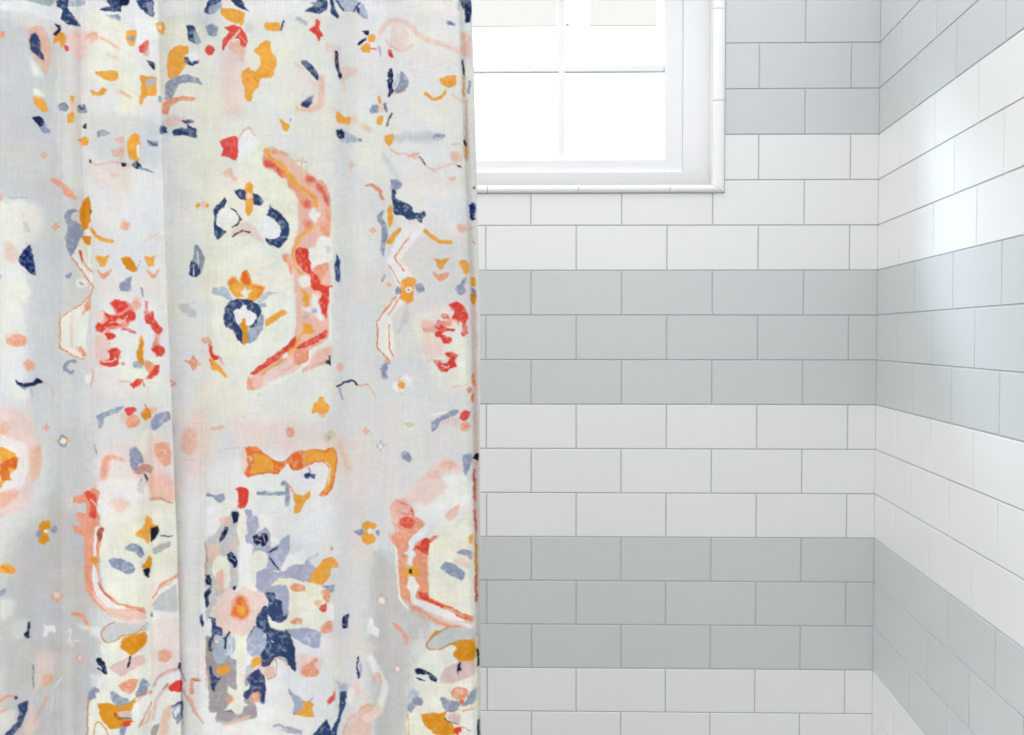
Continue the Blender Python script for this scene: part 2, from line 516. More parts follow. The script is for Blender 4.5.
C2 R*.7~1.5 s 18 300,25 330,70 335,130 330,200
C2 R*.6~1.5 s 20 245,75 255,130 265,190
C2 w p 275,130 290,105 310,130 308,150 290,165 275,155
C2 o s 14 280,190 260,220 230,240 210,265
C2 pp~1 p 295,110 335,190 320,230 290,225
C2 P~1 p 160,280 200,270 205,330 190,380
C2 R p 210,268 255,262 270,300 275,330 305,355 308,400 348,410 340,480 340,530 310,500 295,430 280,410 250,360 225,340 212,310
C2 o s 7 205,270 205,325 240,362
C2 w p 290,240 345,230 345,330 305,335 275,320 275,265
C2 pp p 320,255 350,260 350,290 330,285
C2 pp p 300,340 345,320 345,405 310,395
C2 w p 222,380 265,370 270,405 230,420
C2 o s 10 235,425 255,440 250,480 275,460 280,430
C2 P~1 p 280,440 310,450 310,500 285,480
C2 b*.7~1 e 285,505 8 14
C2 w~1 p 235,500 290,520 330,540 300,570 250,540
C2 R p 330,580 345,600 300,640 265,650 235,680 200,655 260,635
C2 o s 12 240,560 265,580 255,605 230,620 205,660
C2 R p 55,735 130,680 215,605 210,650 150,700 100,735
C2 w~1 s 6 120,735 180,700 260,660
C2 P~1 p 205,665 260,650 270,690 220,720
C2 w s 7 345,410 348,590 275,660
C2 n p 118,92 150,115 180,155 190,205 175,245 155,262 110,255 95,225 140,228 158,190 150,150 130,135 97,135
C2 w~1 p 85,110 97,135 130,140 150,165 155,195 135,225 95,225 80,190
C2 n p 0,40 15,38 40,65 60,55 85,75 92,92 60,100 30,95 15,75 0,70
C2 y p 25,8 45,8 48,60 45,130 35,140 22,125 22,60
C2 pp e 36,65 13 16
C2 n p 0,130 8,155 0,160
C2 pp~1 p 0,180 40,165 70,200 95,240 60,235 30,210
C2 N p 0,195 35,190 38,205 15,208 0,215
C2 P*.5 s 8 25,300 28,330
C2 O~1 p 10,355 25,345 35,375 55,390 95,410 100,425 65,455 30,475 0,450 0,390
C2 o~1 s 9 45,400 60,440
C2 c p 0,420 20,425 30,455 5,460
C2 n p 0,465 40,470 75,495 90,530 80,600 40,620 0,630
C2 w p 5,500 35,495 60,540 50,580 20,570 0,560
C2 b p 55,520 88,510 92,560 75,605 45,620 50,580
C2 w s 2 60,560 85,530
C2 y s 20 18,530 20,635
C2 b*.6~1 p 75,440 120,430 135,445 100,470 75,490
C2 o p 95,530 130,505 165,500 175,525 130,550 100,560
C2 n p 372,288 385,310 390,370 388,395 372,385 366,340
C2 pp~1 p 290,680 330,665 350,660 352,700 310,710 280,735 265,735
C2 N s 6 335,700 350,718
C2 N s 4 350,680 350,700
C2 P*.5 d 390,730 24
D1 P*.35~.8 s 20 75,130 95,100 135,80 180,90 240,145 310,170 390,200
D1 pp*.8~1 p 125,100 165,95 190,130 185,170 150,195 115,180
D1 P*.35~1 s 10 95,150 120,180 170,195 200,175
# D2
D2 P s 12 25,20 65,30 90,72
D2 P s 9 60,35 82,45
D2 b p 115,0 145,0 165,15 150,35 125,30
D2 n p 122,38 138,40 140,75 190,95 215,130 250,122 258,135 240,150 238,172 215,180 195,165 160,135 132,130
D2 w s 3 140,60 165,85
D2 b p 68,150 72,130 95,118 85,145 100,170 108,200 98,260 88,298 78,260 85,190
D2 o p 108,110 125,100 125,160 110,185
D2 o s 14 110,240 130,210 155,190
D2 P s 5 195,220 160,255 130,305
D2 w s 14 105,550 108,650
D2 P s 8 95,660 120,690
D2 g2*.5~4 s 14 180,260 150,300 160,340
D2 o s 15 235,182 270,215 305,238 350,242
D2 w e 187,424 18 16
D2 N e 189,424 5 5
D2 b p 135,420 160,412 162,440 140,442
D2 b p 215,405 245,405 250,430 225,432
D2 g2*.5~2 p 180,480 160,540 140,590 150,590 190,530
D2 b p 82,380 98,365 95,385 85,395
D2 P d 48,195 28
D2 P d 110,405 22
D2 P*.6~2 p 375,175 405,170 412,195 385,200
D2 o p 280,305 310,312 350,303 330,325 320,345 300,340 295,320
D2 P p 280,352 310,365 345,355 340,375 310,390 290,375
D2 o p 382,318 405,310 422,330 412,370 395,350
D2 b p 368,420 385,400 410,375 412,390 400,410 408,435 385,445
D2 pp~3 p 245,545 300,560 340,600 320,670 250,650
D2 R p 345,480 380,475 410,495 418,540 395,535 380,560 355,540 370,510 348,500
D2 R p 245,570 290,565 300,540 320,545 315,515 345,525 350,560 330,575 320,600 350,605 350,625 320,625 290,595 250,585
D2 w s 4 320,540 360,545 390,530
D2 w s 4 270,590 310,600
D2 R p 395,560 415,560 410,600 390,600
D2 R p 300,700 330,700 325,665 365,668 378,690 365,715 330,735 300,725
D2 w s 4 300,715 350,710
D2 P*.6~2 e 315,665 10 12
D2 P*.4 s 6 260,580 300,600 320,640
D2 b s 8 80,730 95,715 112,712
D2 n2 p 425,95 445,90 445,150 430,155 422,130
D2 P*.6~1 s 6 420,190 440,180
D2 o p 425,380 448,378 450,410 430,415
D2 b p 428,420 448,425 446,440 430,440
D2 y p 425,445 448,442 450,475 435,482
D2 R s 4 438,235 445,245
D2 N e 442,28 5 6
# A3
A3 P*.7 p 90,10 110,0 135,15 130,35 100,40
A3 b s 12 285,3 262,12 255,35 275,48 282,42
A3 N p 60,75 85,90 125,88 145,68 165,85 150,92 135,100 105,105 100,118 80,105 62,90
A3 g2 s 8 118,105 128,140
A3 P*.4 s 8 165,85 195,100 205,130
A3 c~3 p 50,105 105,110 110,145 70,160 50,140
A3 R p 388,0 460,0 450,20 425,28 395,12
A3 R e 475,15 8 8
A3 w p 330,65 350,52 355,85 335,90
A3 P s 5 355,35 362,60 352,100
A3 b p 372,215 420,195 465,180 480,185 440,210 405,225 400,245 385,265 378,245
A3 g2 s 7 385,240 392,262
A3 R p 482,190 503,185 503,215 488,210
A3 P p 485,235 503,230 503,260 488,255
A3 P d 178,262 30
A3 b e 245,313 17 26
A3 o p 218,313 245,304 275,313 245,323
A3 w e 245,313 12 12
A3 b s 7 365,328 372,360
A3 o p 0,345 20,340 55,360 72,385 62,420 40,440 45,465 20,470 0,500
A3 O p 0,400 30,385 65,375 70,395 58,425 35,420 40,455 15,465 0,455
A3 P*.3~3 p 115,350 155,330 158,420 130,470 115,420
A3 P*.6~1.5 p 0,510 60,490 75,520 40,560 0,575
A3 P*.7~1.5 s 16 398,480 405,420 410,380 440,375 475,390
A3 P*.6~1.5 p 395,385 430,370 420,440 400,490 385,470
A3 P*.7~1 s 8 405,540 440,580 480,570 495,545
A3 P*.6~1 p 425,580 503,575 503,590 450,598
A3 P p 280,540 310,525 345,505 365,490 378,520 372,580 385,620 375,735 325,735 325,690 290,665 280,640 325,640 310,615 290,600 310,590 335,595 330,555 300,555
A3 br*.75 p 330,520 355,505 362,530 370,560 378,600 355,610 345,580 350,545
A3 w s 5 285,545 275,535
A3 br*.7 p 385,650 400,640 398,680 385,735 375,700
A3 y p 165,625 190,618 195,645 185,665 188,700 165,715 148,700 155,670 148,645
A3 b e 210,655 15 14
A3 b e 150,672 12 14
A3 w e 178,663 9 9
A3 c~3 p 410,600 503,600 503,735 390,735
A3 b e 490,725 12 10
A3 pp*.9~1 p -10,195 60,195 110,225 140,290 135,360 155,420 120,500 110,560 60,590 -10,600
A3 w*.8~1 p 0,290 35,300 100,330 110,420 80,500 0,510
A3 P*.35~1 p 120,345 155,330 160,420 130,475 118,430
A3 P*.35~1 p 0,230 30,240 35,280 0,290
A3 o p 0,345 20,340 55,360 72,385 62,420 40,440 45,465 20,470 0,500
A3 O p 0,400 30,385 65,375 70,395 58,425 35,420 40,455 15,465 0,455
A3 R*.6 s 6 20,400 50,385 60,410
A3 P*.5~1 p 0,515 60,495 70,520 40,555 0,570
# B3
B3 r p 105,65 125,45 130,20 150,20 155,45 130,72
B3 b p 50,8 80,5 85,25 65,30
B3 o s 12 75,5 95,15
B3 r s 12 45,98 65,90 80,82
B3 P*.5 s 10 0,80 40,85
B3 r p 20,188 50,180 62,195 40,215 22,205
B3 P p 22,225 55,212 80,235 65,260 30,262
B3 P*.3~2 p 0,200 20,200 30,240 0,245
B3 y p 82,205 100,185 120,195 120,220 100,232 82,220
B3 r s 5 98,170 108,190
B3 P*.6 p 118,185 145,185 140,205 122,205
B3 b p 120,265 125,225 150,205 190,200 195,230 175,240 155,260 140,272
B3 c*.8~2 p 80,290 110,270 105,360 70,350
B3 b p 38,350 60,338 85,365 92,395 75,400 65,425 45,420 38,390
B3 P*.8~1 p 135,325 190,322 195,400 170,410 150,385 135,360
B3 br*.5~1 p 50,435 90,400 130,415 120,440 100,430 80,445
B3 N s 7 95,440 105,465 95,490
B3 N p 68,475 85,462 92,480 90,515 70,510
B3 P*.6 s 8 115,535 150,540 195,555
B3 P*.35~2 p 115,440 190,450 200,540 120,530
B3 P*.5 p 0,560 40,545 70,550 50,570 0,600
B3 y p 62,660 90,655 92,600 110,605 125,635 150,650 120,680 130,705 95,700 65,695
B3 k p 125,650 155,640 150,680 130,705 118,690
B3 P*.4~2 p 130,700 180,670 195,680 190,735 120,735
B3 k s 4 180,682 205,682
B3 b*.9 p 20,735 30,715 60,708 85,720 88,735
B3 P s 6 250,0 270,12 285,35 300,10
B3 P s 6 265,10 310,15
B3 o s 14 352,0 375,30 408,62
B3 R*.6 s 5 348,0 355,20
B3 P s 7 195,82 215,95 200,100
B3 P*.5~3 p 250,270 290,270 300,330 270,370 235,340
B3 c*.7~3 p 290,125 340,105 340,150 300,150
B3 P*.3 s 6 240,385 285,390
B3 O*.4 s 4 200,240 208,280
B3 P*.5 p 350,262 395,250 400,265 355,272
B3 g2 d 475,225 24
B3 b*.3 s 3 380,355 400,345 450,340 503,340
B3 P*.9 e 498,90 8 30
B3 O p 485,350 503,335 503,450 480,445 495,400
B3 b p 335,515 370,522 400,515 405,540 385,552 360,530 335,528
B3 R p 445,500 465,490 495,500 490,540 480,575 455,570 460,530
B3 b p 488,600 503,580 503,680 485,640
B3 N p 430,595 450,585 458,620 440,630
B3 b p 380,690 395,640 430,625 455,630 460,680 440,735 400,735
B3 N p 385,700 395,665 412,640 420,655 405,690
B3 P*.4~1.5 p 380,640 410,600 430,610 400,640
B3 br*.4 s 5 330,700 335,735
B3 b*.3 s 4 215,620 240,640 220,650
# C3
C3 R~1 p 40,50 85,20 125,0 190,0 130,35 90,65 45,58
C3 o*.7 s 8 60,40 110,15
C3 w s 8 95,75 150,40 240,10 260,0
C3 P p 28,80 55,65 80,85 70,110 45,118 28,105
C3 P*.6 s 8 110,80 150,55 220,20
C3 pp~1 s 14 70,110 160,60 260,10
C3 br*.35 s 12 240,40 290,20 340,8
C3 N p 335,5 350,0 352,18
C3 P*.5 e 390,28 14 18
C3 N s 8 375,105 395,92 415,85
C3 N s 8 415,85 435,80 450,95
C3 b s 6 385,110 398,150
C3 P*.6 s 6 455,98 495,95
C3 o p 278,190 285,168 300,160 310,142 325,142 330,165 345,178 345,200 325,210 300,205 280,208
C3 P*.6 e 318,210 14 14
C3 g2*.5 d 72,132 24
C3 w d 8,228 24
C3 P*.8 p 175,268 190,258 210,272 205,292 185,298
C3 c2 p 318,300 340,275 358,268 368,290 355,310 330,318
C3 b*.6 e 345,300 6 6
C3 O p 20,340 60,335 85,355 125,382 165,395 195,365 230,348 255,350 285,342 325,350 360,340 378,365 372,440 362,490 340,525 305,522 335,490 350,430 320,395 290,400 260,410 235,425 200,425 185,400 150,438 90,440 20,450 45,380 25,360
C3 o~1 p 55,360 100,370 125,390 130,430 80,435 35,440 55,400
C3 o~1 p 255,350 290,348 330,360 362,345 375,370 365,440 345,505 325,515 345,450 345,410 320,390 280,395 262,400 245,370
C3 w s 4 330,395 350,420 345,480
C3 P*.3~3 p 0,360 30,350 45,400 10,440
C3 n p 248,445 262,435 272,440 290,442 285,462 272,455 262,462 252,460
C3 n s 3 267,415 268,440
C3 b s 15 68,515 120,515 175,515
C3 b s 16 165,480 175,475 185,515 180,560
C3 P s 7 188,485 215,520
C3 o p 205,510 240,525 270,505 272,525 255,545 228,590 208,592 215,550
C3 R p 0,495 30,500 32,525 25,560 0,575
C3 b p 22,590 45,580 72,610 70,640 90,650 115,665 120,700 85,735 30,735 15,700 38,660
C3 n p 48,680 75,672 90,650 105,660 100,690 118,700 105,715 85,725 60,710
C3 b p 115,735 145,712 185,675 190,735
C3 P*.3~3 s 20 385,330 420,420
C3 P d 488,280 26
C3 w e 488,278 8 8
C3 b p 440,662 470,655 480,670 465,680 445,672
C3 o p 478,635 503,625 503,712 480,708 468,680 485,665
C3 o p 350,725 360,720 362,735 352,735
# D3
D3 b p 80,60 85,30 105,20 108,35 98,50 110,70 90,76
D3 P*.6 e 108,5 10 10
D3 w p 125,90 150,80 175,55 200,80 205,105 180,110 155,130 128,110
D3 P*.6 s 5 155,60 150,110 160,135
D3 P*.5 s 5 140,80 180,80
D3 o e 162,98 14 15
D3 P*.5 s 7 0,100 30,95 45,115 60,145
D3 R p 285,0 370,0 370,20 340,40 310,45 295,25
D3 w s 4 300,20 350,15
D3 c~3 p 340,70 420,30 425,110 370,100
D3 R*.7 p 408,115 422,100 432,115 420,128
D3 w p 170,235 200,230 200,270 175,268
D3 c2 p 168,245 190,240 190,228 198,240 215,248 195,262 185,270 180,258
D3 P d 25,275 30
D3 g2 d 80,333 42
D3 w e 80,333 8 8
D3 b p 160,362 175,352 195,365 200,388 185,395 165,382
D3 b p 275,240 320,215 350,195 378,192 378,208 340,225 310,240 300,260 280,278
D3 w s 8 275,210 330,205
D3 P*.3~2 p 310,250 350,225 390,230 385,255
D3 r p 388,210 405,195 425,200 422,220 400,235 385,225
D3 P p 388,250 410,235 428,255 420,275 395,272
D3 b p 398,375 412,360 432,362 430,400 420,425 405,450 398,420
D3 pp~3 p 180,530 260,430 310,380 370,390 400,420 380,440 330,440 290,520 230,580 200,560
D3 P*.45~2 p 305,405 330,385 360,395 380,415 330,425
D3 P*.3~2 p 230,500 270,440 300,420 310,470 270,520
D3 w~1 p 280,530 330,450 390,440 430,470 430,540 380,560 330,580 290,560
D3 P*.45~2 p 320,600 345,580 390,560 380,590 350,620
D3 P p 115,575 130,545 170,540 205,575 215,620 240,650 205,720 210,735 150,735 118,690 112,670 150,690 130,640 122,625 160,640 140,600
D3 R*.75~1 p 130,555 160,540 180,555 205,580 210,620 205,645 180,655 155,645 150,610 140,590
D3 w s 3 150,580 200,590
D3 w s 3 155,610 205,620
D3 w s 10 245,600 255,640 225,690
D3 R p 215,712 245,690 275,685 270,710 240,735 205,735
D3 P*.6 s 12 265,700 300,665
D3 c~2 p 290,700 370,640 430,600 435,735 270,735
D3 o*.8 p 425,680 440,675 440,715 425,710
D3 b p 0,655 15,650 15,672 0,670
D3 b p 60,660 75,658 75,678 62,675
D3 o p 10,632 30,622 58,632 60,650 45,660 48,675 62,690 55,708 32,715 10,705 8,685 25,675 22,650 10,648
D3 w e 36,663 11 12
D3 b p 385,735 400,728 420,735
# A4
A4 o~1 p 0,75 30,72 60,90 55,110 30,115 0,105
A4 O*.6~1 s 8 5,85 30,100
A4 b p 0,175 20,168 25,180 10,195 0,195
A4 c*.6~3 p 0,215 40,205 60,225 45,270 10,290 0,270
A4 c*.5~3 p 50,300 95,285 120,320 80,370 50,350
A4 P d 222,200 58
A4 pp e 220,192 12 12
A4 N p 105,300 118,298 115,330 112,355 100,360 92,345 105,330
A4 w p 162,305 180,312 210,310 212,340 190,335 180,355 162,352 172,330
A4 w*.6 s 6 255,335 275,330 270,370 310,370
A4 w*.6 s 5 255,375 290,390
A4 P p 278,262 320,262 335,285 355,325 352,340 335,325 315,280 280,272
A4 O*.3 s 3 275,268 315,275 340,330
A4 P d 307,438 36
A4 pp e 307,438 8 9
A4 N p 372,440 395,438 412,465 412,495 398,492 392,468 375,455
A4 N s 4 378,480 400,490
A4 N p 495,430 503,428 503,480 492,465
A4 b p 340,575 362,545 382,550 380,575 360,600 342,598
A4 pp~3*.7 p 140,420 190,410 215,440 210,490 180,520 120,600 150,680 120,735 95,735 105,620 140,520
A4 P*.6~1 p 165,505 200,495 205,530 175,550 162,530
A4 w*.6 s 8 210,550 240,515
A4 w*.6 s 4 200,560 205,590 195,650
A4 n*.7 s 4 130,465 130,555
A4 O*.25 s 12 130,690 180,590
A4 P s 10 0,605 30,585 60,585
A4 P s 8 0,650 20,635
A4 N e 62,592 7 8
A4 n p 70,620 108,600 105,640 90,680 70,715 50,735 15,735 60,690 75,650
A4 c~3*.6 p 0,655 60,640 55,690 20,720 0,720
A4 P~1 p 325,0 355,0 358,120 400,200 503,240 503,290 420,270 360,220 330,160
A4 O s 6 340,0 338,130 370,195
A4 P s 16 345,0 348,120 365,165
A4 o p 355,50 375,30 378,65 360,80
A4 w*.6 s 14 368,0 365,70 372,150 420,225 503,265
A4 O s 7 380,0 380,140 420,200 503,235
A4 br*.7 s 5 385,150 400,180 430,210
A4 pp s 10 365,170 400,235 460,275 503,290
A4 c~1 p 395,0 503,0 503,225 440,205 400,170 392,100
A4 b p 430,50 460,50 503,70 503,110 460,100 425,80
A4 b*.6 e 490,18 12 6
A4 w*.7~2 p 300,310 395,320 390,345 400,375 350,340
A4 y s 4 445,300 405,320 392,350 420,375 450,365 503,350
A4 g p 410,325 445,305 503,310 503,345 440,365 405,350
A4 c~1 p 390,385 503,360 503,600 420,540 390,420
A4 y p 465,390 503,345 503,420 480,410
A4 pp p 430,470 460,425 490,440 503,480 480,510 440,500
A4 P p 458,545 503,515 503,580 475,565
A4 b p 428,570 460,572 503,570 503,620 450,615
A4 y p 378,615 440,615 480,630 440,640 470,665 503,670 503,690 440,715 410,700 385,655
A4 N s 3 445,652 470,665 490,665
A4 R p 478,680 503,675 503,700 480,700
A4 w*.8 p 370,700 395,700 410,735 370,735
A4 O*.7 s 5 345,735 338,650 345,590
A4 y s 5 365,735 370,695 400,705
A4 c~1 p 350,600 375,600 378,690 350,720
# B4
B4 c~1 p 0,20 30,50 80,80 105,120 105,250 60,250 0,230
B4 b p 0,55 30,65 75,85 65,105 30,105 0,95
B4 b p 15,10 50,0 85,5 85,38 55,30 30,25
B4 y p 82,90 105,35 118,40 118,85 100,95
B4 k p 88,98 118,95 118,115 100,125
B4 P s 14 0,240 50,245 95,260
B4 O*.6 s 4 0,235 95,248
B4 w s 14 0,262 60,275 110,275
B4 pp s 12 0,285 50,300 95,300
B4 g p 0,330 80,320 110,290 110,330 60,345 0,355
B4 br*.5 s 4 0,355 60,345 100,325
B4 c~1 p 0,360 60,345 20,380 0,390
B4 y p 0,390 30,355 100,335 105,360 80,400 40,430 5,415
B4 N s 5 40,432 32,470
B4 pp p 0,430 40,420 100,410 100,450 50,500 0,500
B4 P p 0,530 30,518 70,525 65,555 40,580 0,575
B4 b p 60,545 100,525 115,540 75,580 65,585
B4 b p 0,585 30,590 60,600 30,620 0,615
B4 y s 6 35,600 55,602
B4 w~1 p 45,620 90,590 115,600 100,660 60,690 40,660
B4 O*.5 s 5 20,650 50,620 110,565
B4 O p 0,672 45,680 20,700 0,705
B4 R s 7 0,678 35,683
B4 b p 0,705 25,700 20,735 0,735
B4 O*.4 s 6 120,560 115,660 80,700
B4 P*.7~2 p 125,130 150,60 180,30 215,20 220,130 180,150 130,200
B4 w~2 p 130,150 215,125 218,180 160,190 125,220
B4 R*.45 s 4 215,125 160,155 130,200
B4 P*.7 s 9 205,140 155,165 135,195
B4 br*.4 s 5 215,155 160,195 125,235
B4 N*.6 s 6 123,262 125,290
B4 P*.5~3 p 150,410 190,395 205,420 180,450 150,450
B4 w~3*.6 p 130,270 240,270 235,400 135,400
B4 br*.5 s 4 230,480 170,490 130,540
B4 R p 188,545 238,518 240,565 205,568
B4 N s 6 230,460 235,480
B4 b p 200,640 225,610 242,605 240,660 215,680
B4 N*.7 s 4 205,625 240,608 240,650
B4 w~1 p 210,645 230,620 235,650 218,665
B4 N*.7~1 p 130,700 150,695 140,735 125,735
B4 P*.5~2 p 165,640 200,620 180,735 150,735
B4 N p 312,270 322,268 322,315 310,305
B4 P p 270,520 300,510 315,525 285,530 285,575 272,575
B4 N*.5 s 5 285,520 315,522
B4 br*.35 s 8 245,560 285,640 320,690
B4 w~2*.8 p 240,400 330,400 330,500 245,480
B4 br*.3 s 4 240,570 245,735
# big blue medallion, B4/C4
B4 c~1 p 330,150 350,60 390,40 440,60 470,20 503,20 503,735 370,700 350,650 335,400
B4 bg p 345,20 440,0 503,0 503,30 470,60 460,110 430,120 420,50 380,30 350,50 335,90
B4 c p 360,70 385,45 418,60 425,110 415,160 390,165 360,130
B4 P*.5~1 e 385,125 12 25
B4 N p 410,45 435,25 455,50 450,105 430,100 418,75
B4 b s 3 425,50 445,90
B4 N p 330,120 345,110 355,140 352,190 345,240 330,240
B4 b s 4 335,160 345,200
B4 N s 10 415,172 445,162
B4 pp~1 p 370,200 430,190 480,180 503,190 503,330 440,320 400,290 385,250
B4 P~2 p 430,210 503,195 503,320 440,300
B4 O~3 p 440,230 470,195 490,230 495,270 480,295 450,290 430,260
B4 n p 352,278 370,290 390,330 420,335 430,345 405,370 400,405 385,400 378,370 350,380 345,420 370,520 375,560 355,560 350,520 330,440 335,400 355,350
B4 l~1 p 370,380 400,370 440,360 445,400 430,450 395,450 365,420
B4 N s 12 425,350 410,380 402,405
B4 n s 10 335,440 350,500 365,560
B4 o p 370,478 395,465 422,475 418,500 385,502
B4 g3 p 385,510 440,480 440,580 400,650 375,690 370,620 345,640 345,580 380,560
B4 c p 450,360 480,360 480,560 503,640 503,660 430,650 400,640 420,600 412,560 440,550
B4 P*.6~1 e 428,592 16 22
B4 n p 480,590 503,520 503,600
B4 P*.5 s 10 400,690 450,685 500,660
# C4
C4 bg p 0,0 110,0 180,0 190,20 170,80 150,110 120,130 120,160 95,190 60,180 55,80 30,120 0,60
C4 n p 112,15 130,5 135,40 160,85 150,100 128,80 105,45
C4 n s 5 60,8 85,15
C4 w s 3 30,50 45,110
C4 c e 75,52 32 42
C4 w~1 p 180,30 260,60 250,100 180,110 160,90
C4 bg p 165,95 260,60 300,100 265,145 180,135 165,120
C4 b*.5~1.5 s 8 260,60 300,35
C4 o p 265,140 280,110 320,60 350,45 375,60 378,90 355,90 345,130 320,155 290,150
C4 O*.5 s 4 320,65 350,50 372,75
C4 b p 315,160 365,155 365,180 340,185
C4 w p 130,150 180,125 190,155 150,150 120,170
C4 bg p 110,170 150,155 185,160 185,280 160,290 165,230 150,200
C4 c p 185,150 250,140 330,165 350,190 350,330 300,340 200,325 170,310 180,280 190,270
C4 P p 192,155 215,150 235,165 238,190 225,178 200,178
C4 P p 315,180 340,170 350,200 345,225 320,210 315,195
C4 P*.6 p 280,225 305,210 315,225 300,238
C4 R p 310,235 335,225 335,255 320,260 310,250
C4 P p 195,290 245,275 240,300 215,308 192,300
C4 P~1 p 310,320 350,290 360,325 345,340 315,340
C4 w p 335,240 358,225 362,290 340,290
C4 P*.7~1.5 p 0,190 60,180 105,220 100,255 60,300 30,330 0,330
C4 pp~1.5 p 30,180 60,170 105,220 100,265 60,290 50,240
C4 O~2 p 0,220 20,230 30,265 15,300 0,290
C4 n p 100,190 150,200 165,270 180,280 175,310 210,390 215,485 195,470 170,435 130,440 80,430 60,470 20,510 15,490 50,440 60,400 100,410 95,330 65,310 62,270 100,255 120,230
C4 n p 130,330 195,330 200,380 215,490 185,450 130,430
C4 c p 112,270 120,300 165,305 200,320 160,330 120,315 105,290
C4 w s 3 125,380 165,400
C4 w e 133,375 6 6
C4 bg p 25,370 50,320 85,340 95,390 70,430 40,410 22,400
C4 b s 4 60,340 75,400
C4 bg p 190,325 240,320 300,330 315,350 305,395 280,400 240,380 200,345
C4 o p 40,455 60,428 85,440 80,465 55,470
C4 n p 15,580 25,510 70,490 90,480 95,610 75,600 60,565 30,600 15,595
C4 P*.6 p 85,480 130,450 130,500 100,520
C4 br*.4 s 5 20,505 70,470 130,440 200,470
C4 P~1 p 55,570 75,570 85,595 65,610 50,590
C4 g3~1 p 0,655 25,620 55,615 45,655 20,680 0,690
C4 P*.6 s 8 0,640 30,615
C4 c~1 p 0,360 18,400 22,460 15,560 0,620
C4 pp~2 p 210,430 250,420 310,440 310,490 240,510
C4 P p 240,470 265,455 295,432 300,450 290,470 308,490 295,508 260,510 238,500
C4 b p 188,555 215,580 250,605 285,590 265,610 225,620 220,655 205,660 210,620 195,585
C4 o p 228,612 250,602 285,612 282,640 285,665 250,665 225,655
C4 R*.8~1 p 335,605 370,565 370,590 350,615
C4 N p 400,275 420,265 420,300 418,320 398,322 395,305
C4 N p 455,430 460,440 455,470 465,500 460,520 453,500 450,470
C4 b*.6~1.5 p 375,530 430,540 415,575 385,560
C4 n p 385,570 412,570 408,610 385,680 370,735 345,735 365,690 385,640
C4 n p 285,735 330,675 345,690 348,735
C4 b*.7~1 p 130,695 180,700 230,720 240,735 160,720
C4 P*.6 s 8 400,735 410,690 440,660 490,620 503,620
C4 P*.4~2 p 400,710 480,640 503,640 503,735 410,735
C4 O*.25 s 6 340,620 385,530
C4 pp~2 p 440,530 470,530 465,580 445,570
C4 w*.8~2 p 420,540 440,560 430,620 410,600
# D4
D4 P p 145,0 190,0 190,170 200,200 190,230 160,200 150,120
D4 P p 215,0 265,0 268,190 320,225 380,255 440,285 430,300 370,280 200,220 195,190
D4 w s 8 135,0 148,120 155,205 190,250
D4 w p 170,35 190,10 198,15 220,35 200,60 205,120 230,150 220,175 200,230 260,250 380,300 435,310 430,325 340,300 240,260 190,210 190,180 175,155 190,110 190,60
D4 o p 168,85 190,78 225,80 232,110 215,120 190,122 168,118
D4 k p 188,92 202,90 202,108 190,110
D4 R~1 p 210,0 260,0 262,25 240,30 215,18
D4 R~1 p 222,182 255,182 270,205 325,238 320,245 270,225 235,205
D4 R*.8 s 6 370,272 430,290
D4 P s 12 200,235 260,270 330,310 380,318
D4 P*.4~1 p 190,225 260,250 330,285 430,320 380,325 300,310 200,265
D4 c~1 p 265,0 370,0 420,60 440,130 440,280 380,250 270,190
D4 b p 330,65 365,70 408,100 400,132 360,120 312,92
D4 b p 370,40 395,15 435,30 432,65 410,50 385,60
D4 l*.8 s 6 385,40 420,30
D4 pp p 415,60 440,70 440,110 420,90
D4 P*.5 d 82,210 52
D4 w e 82,215 12 14
D4 P p 122,302 150,308 175,340 190,355 185,385 172,375 165,345 140,320
D4 w p 35,285 50,290 55,310 75,325 70,355 50,345 30,345 28,320
D4 P*.6 d 145,480 44
D4 w e 145,480 9 11
D4 g p 255,400 275,350 320,325 440,340 440,360 350,380 310,405
D4 y s 6 340,322 285,345 255,395 305,405 350,385 440,365
D4 c~1 p 265,425 310,405 440,375 440,640 290,640 250,600 255,550 300,500 250,470
D4 y p 360,420 385,385 440,375 440,445 400,465 375,450
D4 pp p 295,520 320,485 360,455 400,470 440,480 435,505 340,540 310,540
D4 N p 385,460 392,460 388,475 395,490 388,512 380,490 375,485 384,475
D4 N p 212,495 225,480 245,488 285,500 295,510 293,530 275,525 255,505 235,500 222,505
D4 N s 6 222,517 255,528
D4 w s 10 240,510 275,525
D4 P p 348,570 370,552 400,548 418,565 415,590 395,605 365,598
D4 b p 312,590 340,585 370,605 395,612 385,640 350,648 320,625
D4 b p 395,620 440,555 440,600 420,622
D4 P*.5 s 10 385,640 430,625
D4 b p 180,640 185,620 215,590 240,592 245,610 215,625 200,645
D4 l~1 p 200,560 225,565 230,585 200,600 185,590
D4 O*.7 s 5 188,735 185,655
D4 c~1 p 192,735 195,650 245,645 260,690 300,735
D4 y p 240,655 290,648 330,650 365,665 380,690 350,735 300,735 275,715 262,690
D4 pp p 325,670 350,660 390,665 385,690 340,690
D4 br s 4 325,665 340,688 375,692
D4 R p 362,715 385,700 400,710 385,735 365,735
D4 w~1 p 385,640 440,640 440,735 400,735 395,690
D4 br*.6 s 4 390,700 420,710 440,725
D4 w~2 s 30 40,440 80,520 95,560 70,640 20,670
D4 P*.5~1.5 s 14 50,525 70,500 80,535
D4 P*.4~2 p 0,630 70,620 80,650 30,680 0,690
D4 b*.7~1 e 2,480 4 30
# returned edge strip, x 462-479
Z br*.25~1 s 3 466,100 467,160
Z P*.3~2 s 5 474,300 476,470
Z k p 472,457 478,453 478,461
Z br*.45~1 s 2.5 474,470 476.5,600
Z O*.8 s 3 473,395 473,400
Z O*.7 s 3 473,375 474,385
Z R*.6 s 2.5 474,470 475,500
Z R*.6 s 2.5 475,510 476,530
